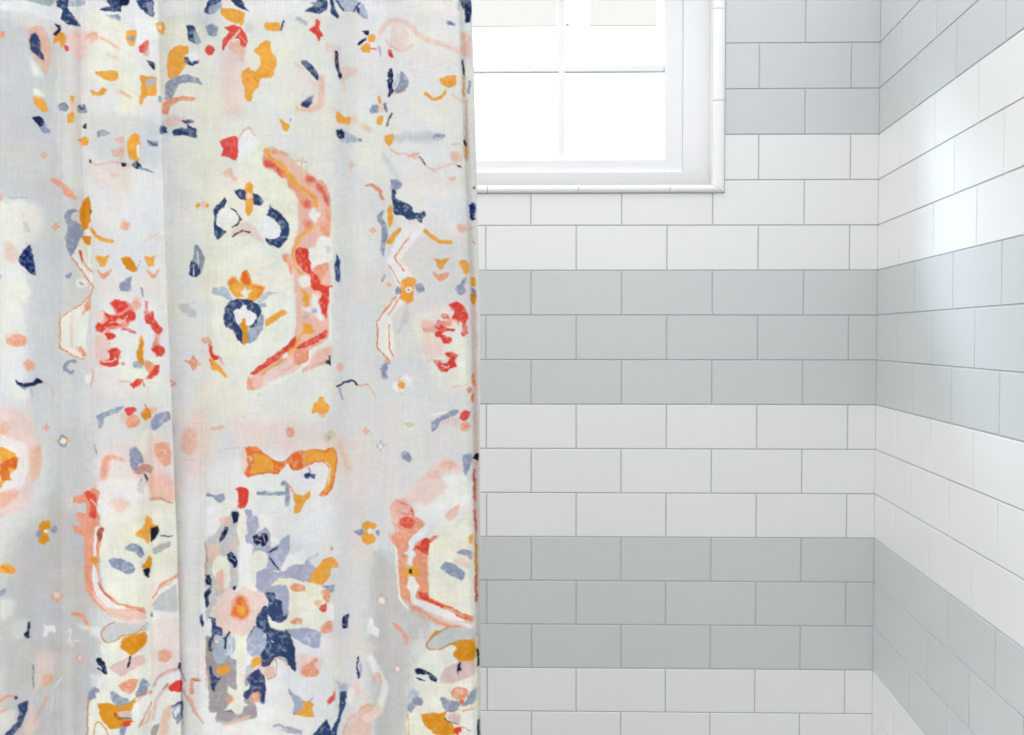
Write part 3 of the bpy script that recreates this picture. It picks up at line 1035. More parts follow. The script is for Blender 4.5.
Z y s 4 475,545 476,570
Z R s 2.5 476,575 476,600
Z N s 3 477,650 478,665
Z N s 3 478,720 478,735
# ---- repaint of the larger motifs, traced closer
@ 200 500 6.12
# lower medallion, upper half
M w~3 p 40,60 130,40 240,60 340,60 430,150 500,300 520,480 520,760 20,760 40,420
M gw~2*.9 p 40,250 90,200 150,130 200,60 240,70 245,260 235,520 150,560 40,735 30,500
M pf~2*.8 p 60,280 110,260 125,330 80,380 60,430
M pf~2*.7 p 120,110 175,100 185,150 130,150
M pf~2*.7 p 180,260 240,235 240,300 180,300
M bg p 275,60 315,60 322,95 350,95 358,150 345,200 330,260 280,260 275,180 285,120
M bg p 310,260 400,165 432,210 440,290 475,270 545,210 548,280 520,370 480,440 440,430 540,430 590,385 640,400 640,500 545,520 545,700 500,700 480,600 400,580 360,560 330,500 340,430 400,380
M bg p 320,300 400,300 430,440 545,540 545,690 500,700 480,600 360,560 320,470
M w p 500,430 540,370 640,300 640,390 570,395 530,430
M c~1 p 225,180 250,80 270,80 290,190 270,230 275,300 255,330 270,480 290,540 240,540 245,300 235,220
M w~3*.8 p 230,290 310,290 315,430 330,540 240,540
M c p 315,400 315,350 335,315 375,305 410,330 418,375 395,415 350,440 342,520 325,500
M c p 75,420 85,370 115,345 155,345 180,400 185,480 165,540 140,545 135,500 100,480 85,460
M pf~2 p 100,450 135,420 150,470 130,560 105,540
M N p 195,70 235,75 232,130 205,140 195,105
M N p 120,235 135,200 155,165 175,165 165,205 145,235 130,255 115,255
M N p 165,330 195,315 215,340 232,370 228,405 205,412 190,385 170,370
M l s 4 190,350 215,375
M N p 318,225 345,212 365,225 380,205 410,205 425,240 410,270 385,285 370,270 345,275 325,258
M bg s 7 345,240 375,255
M bg s 6 390,215 400,260
M N s 9 425,315 450,300 472,290
M N s 10 428,358 450,385 480,418
M N p 35,460 60,455 72,490 70,520 45,520 35,495
M N p 30,560 55,545 68,560 50,600 62,640 38,660 32,620
M N*.7 s 5 32,560 70,530
M N p 195,530 218,525 215,548 198,548
M N*.6 s 6 160,555 185,545
M N s 8 55,720 110,712
M br*.6 s 4 35,270 40,360 32,470
M n p 345,735 350,700 385,690 410,660 415,620 395,575 450,570 465,600 495,620 495,680 530,700 525,735
M c p 435,530 450,500 480,480 530,480 575,485 640,510 640,735 545,735 545,560 530,520 480,520
M P~1 p 550,530 580,510 640,520 640,560 570,555
M pp~1 p 75,660 110,640 95,600 150,570 160,530 230,560 280,520 320,560 370,560 410,620 415,660 380,690 350,735 90,735
M P~2*.7 p 180,690 200,610 240,575 290,600 310,680 290,735 190,735
M O~3 p 195,690 220,650 232,600 265,595 285,640 300,690 270,710 215,712
M o~2 p 215,690 230,655 270,650 280,690 250,705
@ 200 610 5.88
M w~3*.8 p 30,80 500,110 500,400 480,735 30,735
M bg p 500,100 600,105 600,180 550,160
M gm2~1 p 40,150 200,290 230,290 340,600 300,640 200,660 90,650 100,600 55,600 50,470 30,250
M c~1 p 210,140 265,140 262,440 290,430 285,470 260,530 290,560 320,550 270,570 240,610 200,605 185,580 140,590 175,545 190,520 160,480 170,440 195,470 215,450
M pp~1 p 75,20 90,-20 360,-20 335,50 320,90 270,150 200,150 130,130 90,90
M P~2*.8 p 180,30 190,-20 290,-20 300,25 260,60 210,60
M O~3 p 190,20 200,-20 280,-20 290,10 250,50 215,45
M o~2 p 215,10 220,-20 265,-20 265,15 240,30
M n p 0,40 15,35 20,80 5,95
M n p 65,50 90,50 90,90 125,105 130,150 90,150 60,210 70,240 50,235 45,185 65,150 70,100
M n p 50,340 65,330 75,370 100,400 125,395 95,440 85,480 70,470 60,420
M br*.35 s 5 40,280 35,460
M l~1 p 70,250 95,210 130,160 190,150 210,190 205,240 160,270 130,310 90,310
M bg*.7~1 s 12 120,180 100,230 110,280
M N s 14 175,135 150,170 148,225
M N s 10 140,165 155,180
M w*.7~1 s 7 180,180 185,240 150,260
M o~1 p 95,365 105,335 130,322 155,318 172,340 160,370 125,385
M n p 335,40 370,-20 395,-20 400,60 420,100 480,125 515,130 525,180 560,230 565,350 545,350 520,290 470,270 440,290 410,320 380,335 360,325 355,270 370,230 385,190 380,140 330,100
M w s 5 425,182 435,192
M l*.8 s 3 485,230 500,240
M c~1 p 400,30 415,50 435,80 480,75 515,50 560,0 600,0 600,105 520,115 460,120 415,100 400,65
M n p 400,-20 500,-20 515,10 500,60 465,75 430,60 415,30
M bg p 480,-20 515,-20 512,20 490,40
M P p 530,65 560,48 600,45 600,80 545,85
M bg~1 p 275,170 290,130 325,100 365,120 385,180 375,230 345,265 300,270 275,230
M N*.8 s 6 290,150 320,95
M o p 297,320 310,285 335,275 365,290 350,320 325,335 305,338
M n p 275,400 300,370 345,345 370,370 385,400 380,550 350,548 345,500 320,485 280,520 255,505 265,480 300,450
M pf~1 p 385,340 435,330 438,380 410,400 385,390
M br*.6 s 4 270,390 330,350 440,290 445,380 400,410
M br*.4 s 5 450,275 500,300 535,330
M P~1*.8 p 300,495 340,475 358,500 350,545 320,550 290,530
M P*.8~1 e 172,525 22 26
M N*.7 s 7 140,600 165,588 190,600
M gm2*.9 p 260,565 330,555 325,600 270,620 250,600
M pf~1.5 s 20 140,670 220,655 290,625
M gw~1 s 16 100,650 170,660 220,635
M bg p 520,460 545,480 600,530 600,600 540,605 560,570
M o p 565,605 600,590 600,620 568,622
M b*.7 s 9 430,685 460,675 510,690 600,715
@ 255 130 5.655
# coral band, upper
M c~3 p 0,60 60,100 40,180 100,230 200,330 240,420 245,560 200,680 0,735
M pf~1 p 50,110 90,100 130,110 180,150 230,200 300,240 370,290 410,350 430,440 420,560 390,620 330,735 225,735 230,660 250,560 245,420 230,360 170,300 120,235 60,215 45,170
M c2*.35~3 p 170,120 270,150 300,230 260,240 180,160
M R~2*.85 p 45,165 70,170 120,200 170,250 200,310 190,330 150,270 110,220 70,212 50,200
M P~2 p 130,200 190,250 240,330 300,380 310,440 260,420 230,350 170,290
M R~3*.6 p 290,250 330,260 350,290 300,300 285,280
M R~3*.75 p 355,300 390,330 415,380 418,430 395,410 380,360 350,330
M P~2 p 400,440 430,450 425,560 400,600 360,560 350,530 400,510
M R~3*.5 p 270,400 310,400 320,440 280,440
M R~3*.5 p 275,510 320,520 310,550 280,545
M o~1.5*.9 s 24 60,110 95,165 150,195 195,255 245,320 300,350 335,390 345,430
M R*.5~2 s 12 50,150 110,195 160,240
M O*.4~2 s 10 100,125 160,130 180,145
M O*.5~1 e 110,125 12 10
M o~2*.9 s 22 320,545 270,590 235,640
M w~1 p 300,480 315,460 330,440 350,465 375,475 355,500 345,530 325,510
M c d 262,190 50
M O*.5~1 s 6 240,175 290,180
M O*.5~1 s 6 265,160 262,210
M w~1.5 p 330,735 350,630 380,600 430,620 440,735
M c2*.9~2 e 410,675 20 20
@ 255 250 5.244
M pf~1.5 p 160,30 210,-10 280,0 380,60 400,180 390,420 380,470 290,520 280,580 230,600 100,650 0,735 0,650 130,520 215,440 210,200 190,80
M w~1.5 p 280,-10 370,-10 385,60 310,100 290,60
M c~1 p 300,0 350,0 370,50 320,80
M P~1 p 310,95 380,60 375,110 350,180 320,160
M R p 215,-10 275,-10 280,40 295,70 290,100 330,130 345,180 380,190 405,185 385,235 380,355 355,340 345,290 330,280 350,240 345,215 300,205 290,130 250,110 215,60
M o~1 s 9 200,-10 205,70 230,115 255,125
M w~1.5 p 225,150 260,130 290,150 290,190 240,195
M o~1.5 p 240,205 260,215 285,240 280,290 262,300 262,270 245,262 255,240
M w~2 p 300,230 330,240 340,300 370,350 340,370 290,330 260,320 240,300 290,300
M bg*.8~2 e 310,320 16 18
M bg*.7~2 e 265,350 14 12
M o~2 p 250,385 290,390 310,430 280,440 255,430
M pf~2 p 290,360 350,375 380,400 370,430 310,420
M R~1 p 215,450 210,500 130,570 50,620 0,655 0,625 90,560 140,520
M R~1 p 375,420 370,455 300,500 240,520 210,515 250,485 310,455
M o~1.5 s 14 255,430 220,480 200,520 130,590 40,650
M P~1 p 210,530 260,515 280,540 265,580 235,600 205,590
M R*.6~1 s 6 275,530 270,575 235,600
M w*.9~1 p 145,550 170,540 175,560 150,570
M pp~1.5 p 60,640 190,570 190,600 100,660 50,700
M c~1 s 15 395,200 388,470 290,530 285,585 200,650 70,710 0,760
M pf*.9~2 p 320,530 400,500 405,560 330,600 250,650 270,620
M N s 5 392,555 395,600
M N s 7 372,598 398,590
@ 205 170 7.355
# eye shaped device
M c~1 p 60,60 600,60 640,600 560,600 60,640
M pf*.8 p 140,10 190,0 240,70 215,85 180,50 140,50
M n p 75,500 65,450 68,290 85,255 115,235 150,200 155,235 140,275 95,320 82,360 90,400 130,435 160,450 120,490 95,510
M w p 85,340 100,305 150,275 200,275 240,310 255,360 225,405 170,435 110,420 85,385
M N s 8 190,278 230,310 262,360
M N s 7 262,365 240,395 200,420
M pp~1 p 200,440 280,380 350,400 430,530 380,520 320,480 200,490
M N s 12 205,492 240,465 280,448 325,460
M n p 220,155 250,142 300,145 305,220 270,220 240,190
M n p 350,165 390,185 435,238 400,262 350,240
M o p 305,90 330,82 350,100 355,160 350,300 325,340 298,320 300,220 298,140
M pp e 325,190 20 25
M n p 480,250 490,270 560,320 610,390 620,450 600,510 550,570 480,555 445,520 450,495 500,510 545,490 555,430 530,380 450,335 465,310
M w p 450,335 530,380 555,430 545,490 500,510 445,500 420,440
@ 205 260 7.355
M c~1 p 55,20 600,20 640,560 450,700 80,700 55,560
M l p 55,235 60,205 130,195 170,215 200,290 180,300 130,265 60,255
M l*.8~1 p 380,310 420,250 470,230 540,245 480,260 450,290 400,320
M b*.7~1 p 380,330 450,315 445,340 400,350
M o~1 p 165,170 185,130 230,125 262,170 268,110 300,75 330,110 345,170 400,180 445,205 410,260 370,305 330,300 280,270 230,280 190,235
M O~1.5 p 275,100 300,80 330,120 330,170 300,190 270,150
M O*.7~2 p 170,165 200,135 230,150 200,175 190,210
M O*.7~2 s 16 350,195 420,210 385,265
M c~1 p 258,235 285,215 295,190 310,220 345,220 320,250 310,280 285,265
M b~1 p 405,400 430,420 420,510 390,570 330,610 290,600 330,500 370,480
M n p 135,430 150,350 190,300 250,285 320,290 390,330 415,380 390,420 370,490 330,505 300,420 240,450 275,520 275,610 235,580 205,520 150,490
M w p 212,380 235,362 262,365 280,330 305,335 318,370 350,385 375,415 355,460 325,490 250,480 225,430
M y~1 p 255,470 275,455 285,425 302,440 305,480 330,490 315,515 315,590 290,630 275,600 275,515
M l~1*.8 p 325,515 370,500 385,540 340,590
M o p 440,470 450,435 530,380 570,360 598,380 590,405 540,430 500,470 460,480
@ 90 280 6.125
# red wreaths
M w~9*.5 p 60,150 400,130 440,400 420,620 120,560
M pp~3*.8 p 40,370 110,360 140,440 80,500 40,480
M R p 130,140 160,120 200,130 240,160 190,195 170,205 160,180
M P~1*.7 p 90,230 190,200 250,260 150,290 60,270
M R p 190,215 240,180 270,195 278,240 230,270 215,240 175,235
M R p 40,260 75,270 110,240 75,185 130,220 180,215 160,260 200,280 120,290 80,320 45,310
M R p 85,330 140,325 160,345 110,370
M w*.7 s 4 120,262 200,247 235,217
M P s 5 100,290 150,280
M R*.8 s 9 205,300 240,310 280,320
M P~1*.7 p 240,150 290,120 310,160 270,190
M R p 105,430 150,418 188,440 170,470 178,515 130,530 90,525 65,500 110,490 120,460
M w s 5 80,500 130,500 160,480
M b*.6~1 e 288,520 26 24
M y~1 p 300,380 320,345 325,400 330,520 300,510 280,460 290,430
M c~2 p 150,550 290,540 350,570 320,620 200,610
M P~1 p 340,490 400,520 360,580 340,540
M R p 335,230 385,190 395,240 430,290 445,320 405,330 370,280 340,265
M R s 9 343,130 345,170
M R p 375,430 410,400 455,430 455,460 420,475 400,445
M P*.5~2 p 390,330 430,340 430,400 400,400
M R p 400,525 425,520 425,560 380,605 345,608 370,570
M R p 250,640 290,605 325,615 300,650 265,665
M R s 5 320,610 335,650
@ 415 290 6.677
M w~9*.5 p 80,130 340,120 340,600 100,560
M pf*.8~1.5 p 45,200 120,215 135,290 80,280 45,250
M pp*.8~2 p 60,290 190,350 190,420 80,470 60,400
M c*.9~3 p 200,360 350,330 360,640 180,560
M R p 222,100 260,85 300,90 320,125 280,180 245,190 262,160 258,130
M R p 270,185 325,140 352,170 348,210 325,250 310,210 280,205
M R p 120,240 160,250 175,220 210,250 270,262 260,275 210,275 180,300 245,320 240,350 190,358 175,320 140,315 130,290 160,270
M R*.8 s 8 170,170 190,185 240,190
M w s 4 200,195 280,225
M P*.8~1 p 190,205 250,200 240,240 200,240
M R s 7 310,290 325,305 345,285
M R p 200,420 245,412 285,435 265,470 278,515 230,525 215,545 175,540 150,500 165,480 210,490 235,460 215,440
M w s 5 180,500 215,520 230,505
M P*.6 s 4 80,475 130,470 150,490
M P*.5 s 4 250,650 350,635
@ 380 480 5.25
# octagon frame, right
M w~3*.9 p 110,80 250,0 400,0 490,100 480,200 330,250 250,200 180,140
M pp~3*.9 p 100,110 200,20 330,0 350,40 270,120 180,130
M c~2 p 255,290 370,230 490,180 495,690 400,670 260,620
M pf~1.5*.9 p 340,190 380,150 415,130 410,180 370,215
M pf~1*.9 p 50,150 90,100 120,95 160,130 160,170 200,200 230,190 250,210 200,290 180,330 160,450 165,600 180,640 150,650 115,610 100,560 95,380 60,310 55,280 90,270 70,220
M P p 65,290 105,270 85,230 120,200 180,190 230,230 210,280 160,310 150,380 130,450 160,560 165,600 175,650 120,620 105,570 95,380 70,330
M R~1*.8 p 100,210 140,195 185,215 160,255 110,240
M R*.6~1 s 7 90,105 110,120 140,135
M R*.6~1 s 6 100,160 140,185 165,160
M w~1 p 180,180 230,160 300,170 310,210 270,240 230,290 190,320 170,360 190,390 170,410 160,440 145,440 150,400 125,385 150,365 150,320 190,280 240,230
M P~1 p 185,340 250,320 255,600 240,620 200,590 190,540 195,450
M R p 175,350 210,335 225,310 270,310 260,340 250,390 225,385 205,365
M R*.6~1 p 270,300 310,290 290,310 260,330
M o p 120,450 160,465 205,455 210,500 160,495 125,510
M N p 155,465 170,468 162,492 150,488
M w~1 p 140,550 155,510 175,505 205,560 180,590 190,620 300,660 450,735 380,735 200,660 165,640 155,580
M R~1*.8 p 195,585 245,595 255,620 330,655 330,668 250,635
M O*.8~1 s 12 255,625 340,660 490,725
M R~1*.7 s 6 280,640 330,660
M R*.7~1 s 6 400,710 470,725
M b p 320,460 345,430 390,440 450,490 425,525 380,505
M b*.9 p 400,385 440,362 485,380 485,420 450,400
M pp p 380,415 450,410 470,470 400,440
M o*.9 p 470,295 490,285 490,340 470,330
@ 75 480 5.255
# octagon frame, left
M w~3*.9 p 130,0 370,0 390,90 300,150 150,200 130,120
M c~2 p 150,200 340,120 400,110 530,130 530,490 400,560 380,660 230,650 150,540
M P*.35~3 p 180,110 250,90 290,130 230,170
M P p -10,85 45,80 65,60 105,40 130,70 115,150 135,200 110,260 100,330 95,420 80,500 110,590 80,580 60,520 50,310 0,280 -10,240 40,245 10,210 10,170 70,190 65,120 20,115 -10,120
M R*.85~1 p 50,70 80,55 110,90 115,150 110,200 75,190 80,130
M w s 4 80,100 110,130
M w p 105,250 125,240 115,300 110,345 120,420 120,480 135,560 200,640 330,690 420,720 420,745 280,720 190,690 110,600 95,540 85,480 100,420 95,330
M pp s 10 90,590 170,690 260,740
M br p 115,290 130,250 155,255 140,310 125,325
M P~1 s 11 130,330 122,420 125,520 150,590 230,650 370,685
M br*.7~1 s 6 120,540 150,590 190,630
M R*.6~1 s 6 260,680 350,688
M y*.9 p 75,420 105,400 118,410 112,460 95,440
M o p 315,285 360,240 375,185 400,200 410,235 445,240 400,260 390,335 360,310 340,300
M k p 400,255 440,245 440,280 420,315 400,325
M b p 258,360 300,332 345,345 365,385 350,410 310,380
M N*.6 s 6 330,345 360,385
M b p 180,425 200,408 290,430 315,470 285,495 200,460
M y p 345,460 375,430 385,395 402,410 400,465
M k p 358,470 395,465 390,515 370,500
M N s 4 450,295 510,295
M g3*.8~1 p 410,360 500,320 500,345 420,390
M pf*.6~1 p 390,0 510,0 525,100 470,120 395,90
M br*.45~1 s 9 395,100 430,95 510,120
M P s 12 535,500 480,530 440,570 410,620
M w s 12 535,530 470,570 420,620
M g~1 p 440,610 530,560 535,690 410,680
@ 80 610 5.88
M c~1 p 130,200 240,160 400,130 420,400 310,530 100,560 110,400 180,340
M pf*.8~1 p 160,20 280,60 400,50 380,20 300,0 150,-10
M g~1 p 130,100 210,70 370,90 370,120 250,155 180,185 130,160
M br2 s 6 205,70 150,100 125,150 150,185 200,185 250,155 340,130 375,90
M y p 235,215 250,170 310,145 390,130 385,200 345,240 305,268 250,235
M pp2 p 170,340 230,300 290,275 370,270 380,310 310,350 240,390
M N s 13 295,275 282,335
M N p 92,290 115,283 150,310 160,370 140,375 130,325 100,310
M N s 7 105,340 130,360
M w~2*.6 p 60,380 130,380 130,450 70,470
M P p 230,445 265,415 345,405 330,450 300,495 255,480
M b p 175,490 195,478 250,510 285,520 275,555 220,565 190,540
M b p 325,500 370,400 400,420 395,480 350,510
M O s 4 320,520 420,480
M b p 45,490 60,480 90,500 60,535
M b2 p 75,450 110,460 115,480 85,490
M y p 105,550 190,550 220,570 330,535 310,590 330,650 240,670 190,705 160,690 130,610
M pp2 p 220,600 310,590 330,640 250,640
M N*.7 s 4 205,605 220,635 320,635
M R p 250,660 320,645 290,665 260,685
M w~1 p 300,600 320,550 420,500 425,560 380,640 310,650
M O s 6 420,540 390,610 345,690
M c~1 p 60,540 105,560 140,690 200,735 50,735 50,600
M br*.8 s 5 48,540 40,735
M y s 6 80,735 85,680 120,665 165,735
M pp*.6~4 p 430,60 580,50 590,330 540,340 430,400 425,300
M P*.8 e 500,268 40 40
M br*.35~3 s 14 430,450 480,380 580,350
M br*.35~3 s 12 520,440 450,530 430,640
M R p 525,445 600,410 600,475 540,480
M br s 5 520,430 490,465
M N s 12 588,315 586,340
M b*.9 s 10 590,350 615,410
M b p 560,650 570,620 600,590 605,630 570,670
M N*.7 s 4 540,570 580,545 605,560 600,620
M gm2~1 p 430,690 460,670 450,735 420,735
M P*.6~1 p 630,500 650,500 700,620 680,620
@ 400 620 6.39
M c~1 p 160,190 300,180 480,120 490,400 400,400 490,735 60,735 60,600 250,590 230,500 160,440
M g~1 p 170,180 195,120 300,50 480,60 480,110 340,140 260,185
M br2 s 6 300,50 200,115 170,180 260,188 340,145 475,125
M y p 335,210 360,180 340,150 480,130 480,255 400,275 350,245
M pp2 p 250,365 300,300 380,265 480,270 480,350 350,400 270,400
M N p 375,272 390,272 385,300 390,320 375,330 372,355 368,320
M N p 95,320 120,308 165,320 210,345 232,370 225,398 200,385 175,345 130,345 100,345
M N s 8 115,375 160,390
M w~1 s 10 125,355 185,385
M P p 320,460 370,425 420,430 440,460 420,505 380,515 340,490
M b p 255,500 280,488 320,510 380,520 375,565 330,590 285,580
M b p 385,545 430,510 470,450 485,430 485,520 430,545
M R*.8~1 e 395,525 14 14
M b p 75,515 110,490 150,520 130,545 100,540
M b p 45,545 90,545 80,590 55,580
M y p 130,605 240,595 300,585 290,630 330,660 350,735 240,735 190,700 150,660
M pp2 p 300,620 350,590 390,620 380,670 310,640
M N*.8 s 5 285,630 310,650 370,668
M R p 340,700 385,680 410,690 370,735 345,725
M w~1 p 390,620 430,580 490,560 490,735 430,735 390,680
M O*.8 s 5 400,580 480,560
M R*.7 s 5 400,680 450,710
M P*.8 s 6 52,600 55,735
M c~1 q 60,610 130,610 170,700 240,740 60,740
@ 50 190 4.083
# stepped chevron, left
M c~1 q 85,270 140,190 165,220 172,340 180,400 165,460 150,600 150,680 120,695 40,645 40,520 120,470 178,395 130,340
M w S 12 105,290 175,365
M O S 4 80,265 178,395
M O S 4 178,398 165,430 120,470 42,522
M O S 4 42,522 40,645 120,692 135,690
M pp~1 S 12 90,520 88,640
M P q 140,470 172,430 165,480 130,520
M P~1 q 105,640 125,635 150,675 135,685
M r s 8 120,250 128,275 132,290
M P S 9 130,290 170,335
M b p 62,90 75,80 105,85 90,100 85,130 110,145 130,180 115,215 95,262 80,240 62,200 75,150 60,115
M y p 120,90 140,40 158,25 165,100 155,155 130,160
M y p 130,190 165,190 160,225 140,215
M w e 127,382 22 20
M br*.8 d 127,382 18
@ 370 180 3.87
M w~1.5 q 75,290 130,160 180,150 220,180 170,240 120,310 160,360 130,470 85,530 100,690 80,700 30,650 30,540 100,460 110,420 60,310
M O S 4 150,222 95,300 130,350
M P S 6 75,330 115,400
M P S 6 115,450 75,520
M O S 4 100,450 28,545 30,650 75,700
M O S 4 75,560 75,650 95,690
M c~1 S 12 55,560 55,650
M o p 120,395 145,375 175,385 175,415 165,440 170,465 145,480 120,465 115,440
M w e 150,424 15 13
M N e 150,424 4 4
M b p 95,425 110,412 122,430 112,442
M b*.8 p 178,405 205,412 208,430 180,430
M o S 12 80,240 115,190
"""
# ---------------------------------------------------------------- tiled walls
TOP_ROW, LOW_ROW = 11, -20
G = 0.0008                                  # half joint
def row_grey(k):                            # k: rows counted down from the joint at Z0 (k=0 is the first grey row at eye level)
    return (k // 3) % 2 == 0
# window opening, on the wall plane
pr_ = at_y(712.3, 100, 0.0); pb_ = at_y(600, 185.5, 0.0)
WX1, WZ0 = pr_.x, pb_.z
WX0 = at_y(400, 100, 0.0).x; WZ1 = WZ0 + 0.42
TO = 0.0205                                 # face width of the tile trim round the opening
TB = WZ0 - at_y(600, 193.0, 0.0).z
OX0, OX1, OZ0, OZ1 = WX0 - TO, WX1 + TO, WZ0 - TB, WZ1 + TO

def tile_wall(name, plane, length, offs, cut=None):
    mb = MB()
    def put(a0, a1, z0, z1, m):
        if a1 - a0 < 0.005 or z1 - z0 < 0.005: return
        poly([(a0, z0), (a1, z0), (a1, z1), (a0, z1)], m)
    def poly(P, m):
        # one glazed tile from its right-angled outline (counter-clockwise), with a soft rounded edge
        t = random.uniform(-1, 1); e = 0.0010; h = 0.0012; n = len(P)
        tx, tz = random.uniform(-1, 1) * 0.0004, random.uniform(-1, 1) * 0.0004
        cx_ = sum(p[0] for p in P) / n; cz_ = sum(p[1] for p in P) / n
        off = []
        for i in range(n):
            p, q, r = P[i - 1], P[i], P[(i + 1) % n]
            def nn(u, v):
                dx, dz = v[0] - u[0], v[1] - u[1]; L = math.hypot(dx, dz); return (-dz / L, dx / L)
            n1, n2 = nn(p, q), nn(q, r); off.append((n1[0] + n2[0], n1[1] + n2[1]))
        base = len(mb.v)
        for ins, ht in ((G, -0.0004), (G + e * .35, h * .75), (G + e, h)):
            for (a, z), (oa, oz) in zip(P, off):
                a_, z_ = a + oa * ins, z + oz * ins
                hh = ht + (tx * (a_ - cx_) + tz * (z_ - cz_) if ht > 0 else 0)
                mb.v.append((a_, -hh, z_) if plane == 'back' else (-hh, -a_, z_))
        def add(ids):
            mb.f.append(tuple(ids if plane == 'back' else ids[::-1])); mb.m.append(m); mb.t.append(t)
        add([base + 2 * n + k for k in range(n)])
        for r in range(2):
            for k in range(n):
                k2 = (k + 1) % n
                add([base + r * n + k, base + r * n + k2, base + (r + 1) * n + k2, base + (r + 1) * n + k])
    for k in range(-TOP_ROW, -LOW_ROW):
        z1 = Z0 - k * RH; z0 = z1 - RH; m = 1 if row_grey(k) else 0
        typ = k % 2                          # k even: joints of type A
        first = offs[typ]
        edges = [0.0]; a = first
        while a < length: edges.append(a); a += U
        edges.append(length)
        for i in range(len(edges) - 1):
            a0, a1 = edges[i], edges[i + 1]
            if plane == 'back': a0, a1 = -edges[i + 1], -edges[i]
            if cut and a1 > cut[0] and a0 < cut[1] and z1 > cut[2] and z0 < cut[3]:
                if z0 < cut[2] - .005 and z1 > cut[2] and a1 > cut[1] + .005:      # L-shaped tile at the lower corner
                    poly([(a0, z0), (a1, z0), (a1, z1), (cut[1], z1), (cut[1], cut[2]), (a0, cut[2])], m); continue
                if z0 < cut[2]: put(a0, a1, z0, cut[2], m)
                if z1 > cut[3]: put(a0, a1, cut[3], z1, m)
                zz0, zz1 = max(z0, cut[2]), min(z1, cut[3])
                if a0 < cut[0]: put(a0, cut[0], zz0, zz1, m)
                if a1 > cut[1]: put(cut[1], a1, zz0, zz1, m)
            else: put(a0, a1, z0, z1, m)
    zt, zb = Z0 + TOP_ROW * RH, Z0 + LOW_ROW * RH
    if plane == 'back':
        x0, x1 = -length, 0.0
        for (a, b, c, d) in ((x0, cut[0], zb, zt), (cut[1], x1, zb, zt), (cut[0], cut[1], zb, cut[2]), (cut[0], cut[1], cut[3], zt)):
            mb.quad([(a, 0, c), (b, 0, c), (b, 0, d), (a, 0, d)], 2)
        mb.box(-length, cut[0], 0.001, 0.12, zb, zt, 2); mb.box(cut[1], 0.12, 0.001, 0.12, zb, zt, 2)
        mb.box(cut[0], cut[1], 0.001, 0.12, zb, cut[2], 2); mb.box(cut[0], cut[1], 0.001, 0.12, cut[3], zt, 2)
    else:
        mb.box(0.0, 0.12, -length, 0.0, zb, zt, 2)
    o = mb.build(name, [M_white, M_grey, M_grout], tone=True)
    o['kind'] = 'structure'
    return o
offA = (0.31319 + 0.5) * U; offB = 0.31319 * U
wb = tile_wall('wall_back', 'back', 1.75, {0: offA, 1: offB}, (OX0, OX1, OZ0, OZ1))
wb['label'] = 'back wall of white and pale grey brick-laid tiles in bands, with the window'
wr = tile_wall('wall_right', 'right', 2.2, {0: 1.24656 * U, 1: 0.74656 * U})
wr['label'] = 'right side wall of white and pale grey brick-laid tiles in bands'

# ---------------------------------------------------------------- glazed pencil trim round the window opening
def trim_profile(n=7):                      # across the face (0..1) and height
    return [(0, -0.0005), (0.0, 0.004), (0.08, 0.0062), (0.25, 0.0078), (0.5, 0.0084), (0.75, 0.0078), (0.92, 0.0062), (1.0, 0.004), (1.0, -0.0005)]
tm = MB()
def run(axis, fixed, sgn, w, lo, hi, joints, mit_lo, mit_hi, wo):
    # axis 'x': horizontal run at z=fixed going out by sgn*w ; axis 'z': vertical run at x=fixed
    ed = [lo] + [j for j in joints if lo + .004 < j < hi - .004] + [hi]
    for i in range(len(ed) - 1):
        a0, a1 = ed[i], ed[i + 1]; g = 0.0005
        first, last = i == 0, i == len(ed) - 2
        R0, R1 = [], []
        for u, h in trim_profile():
            o_ = fixed + sgn * u * w
            b0 = a0 - (u * wo if (first and mit_lo) else -g) ; b1 = a1 + (u * wo if (last and mit_hi) else -g)
            if first and mit_lo: b0 += g
            if last and mit_hi: b1 -= g
            R0.append((b0, -h, o_) if axis == 'x' else (o_, -h, b0)); R1.append((b1, -h, o_) if axis == 'x' else (o_, -h, b1))
        for q in range(len(R0) - 1): tm.quad([R0[q], R0[q + 1], R1[q + 1], R1[q]], 0)
        tm.quad(R0, 0); tm.quad(R1[::-1], 0)
jx = [at_y(x, 190, 0).x for x in (487.9, 578.5, 669.7)]; jx = [jx[0] - U, jx[0] - 2 * U] + jx
jz = [at_y(718, y, 0).z for y in (101.2, 9.6)]; jz += [jz[1] + U, jz[1] + 2 * U]
run('x', WZ0, -1, TB, WX0, WX1, sorted(jx), True, True, TO)
run('x', WZ1, 1, TO, WX0, WX1, sorted(jx), True, True, TO)
run('z', WX1, 1, TO, WZ0, WZ1, sorted(jz), True, True, TB)
run('z', WX0, -1, TO, WZ0, WZ1, sorted(jz), True, True, TB)
# grout bed under the trim
for (a, b, c, d) in ((OX0, OX1, OZ0, WZ0), (OX0, OX1, WZ1, OZ1), (OX0, WX0, WZ0, WZ1), (WX1, OX1, WZ0, WZ1)):
    tm.box(a, b, 0.0008, 0.12, c, d, 1)
t = tm.build('trim_1', [M_trim, M_grout]); t['kind'] = 'structure'
t['label'] = 'white glazed tile trim framing the window'
import bmesh
def fixn(o):
    b = bmesh.new(); b.from_mesh(o.data); bmesh.ops.remove_doubles(b, verts=b.verts, dist=1e-6)
    bmesh.ops.recalc_face_normals(b, faces=b.faces); b.to_mesh(o.data); b.free()
fixn(t)

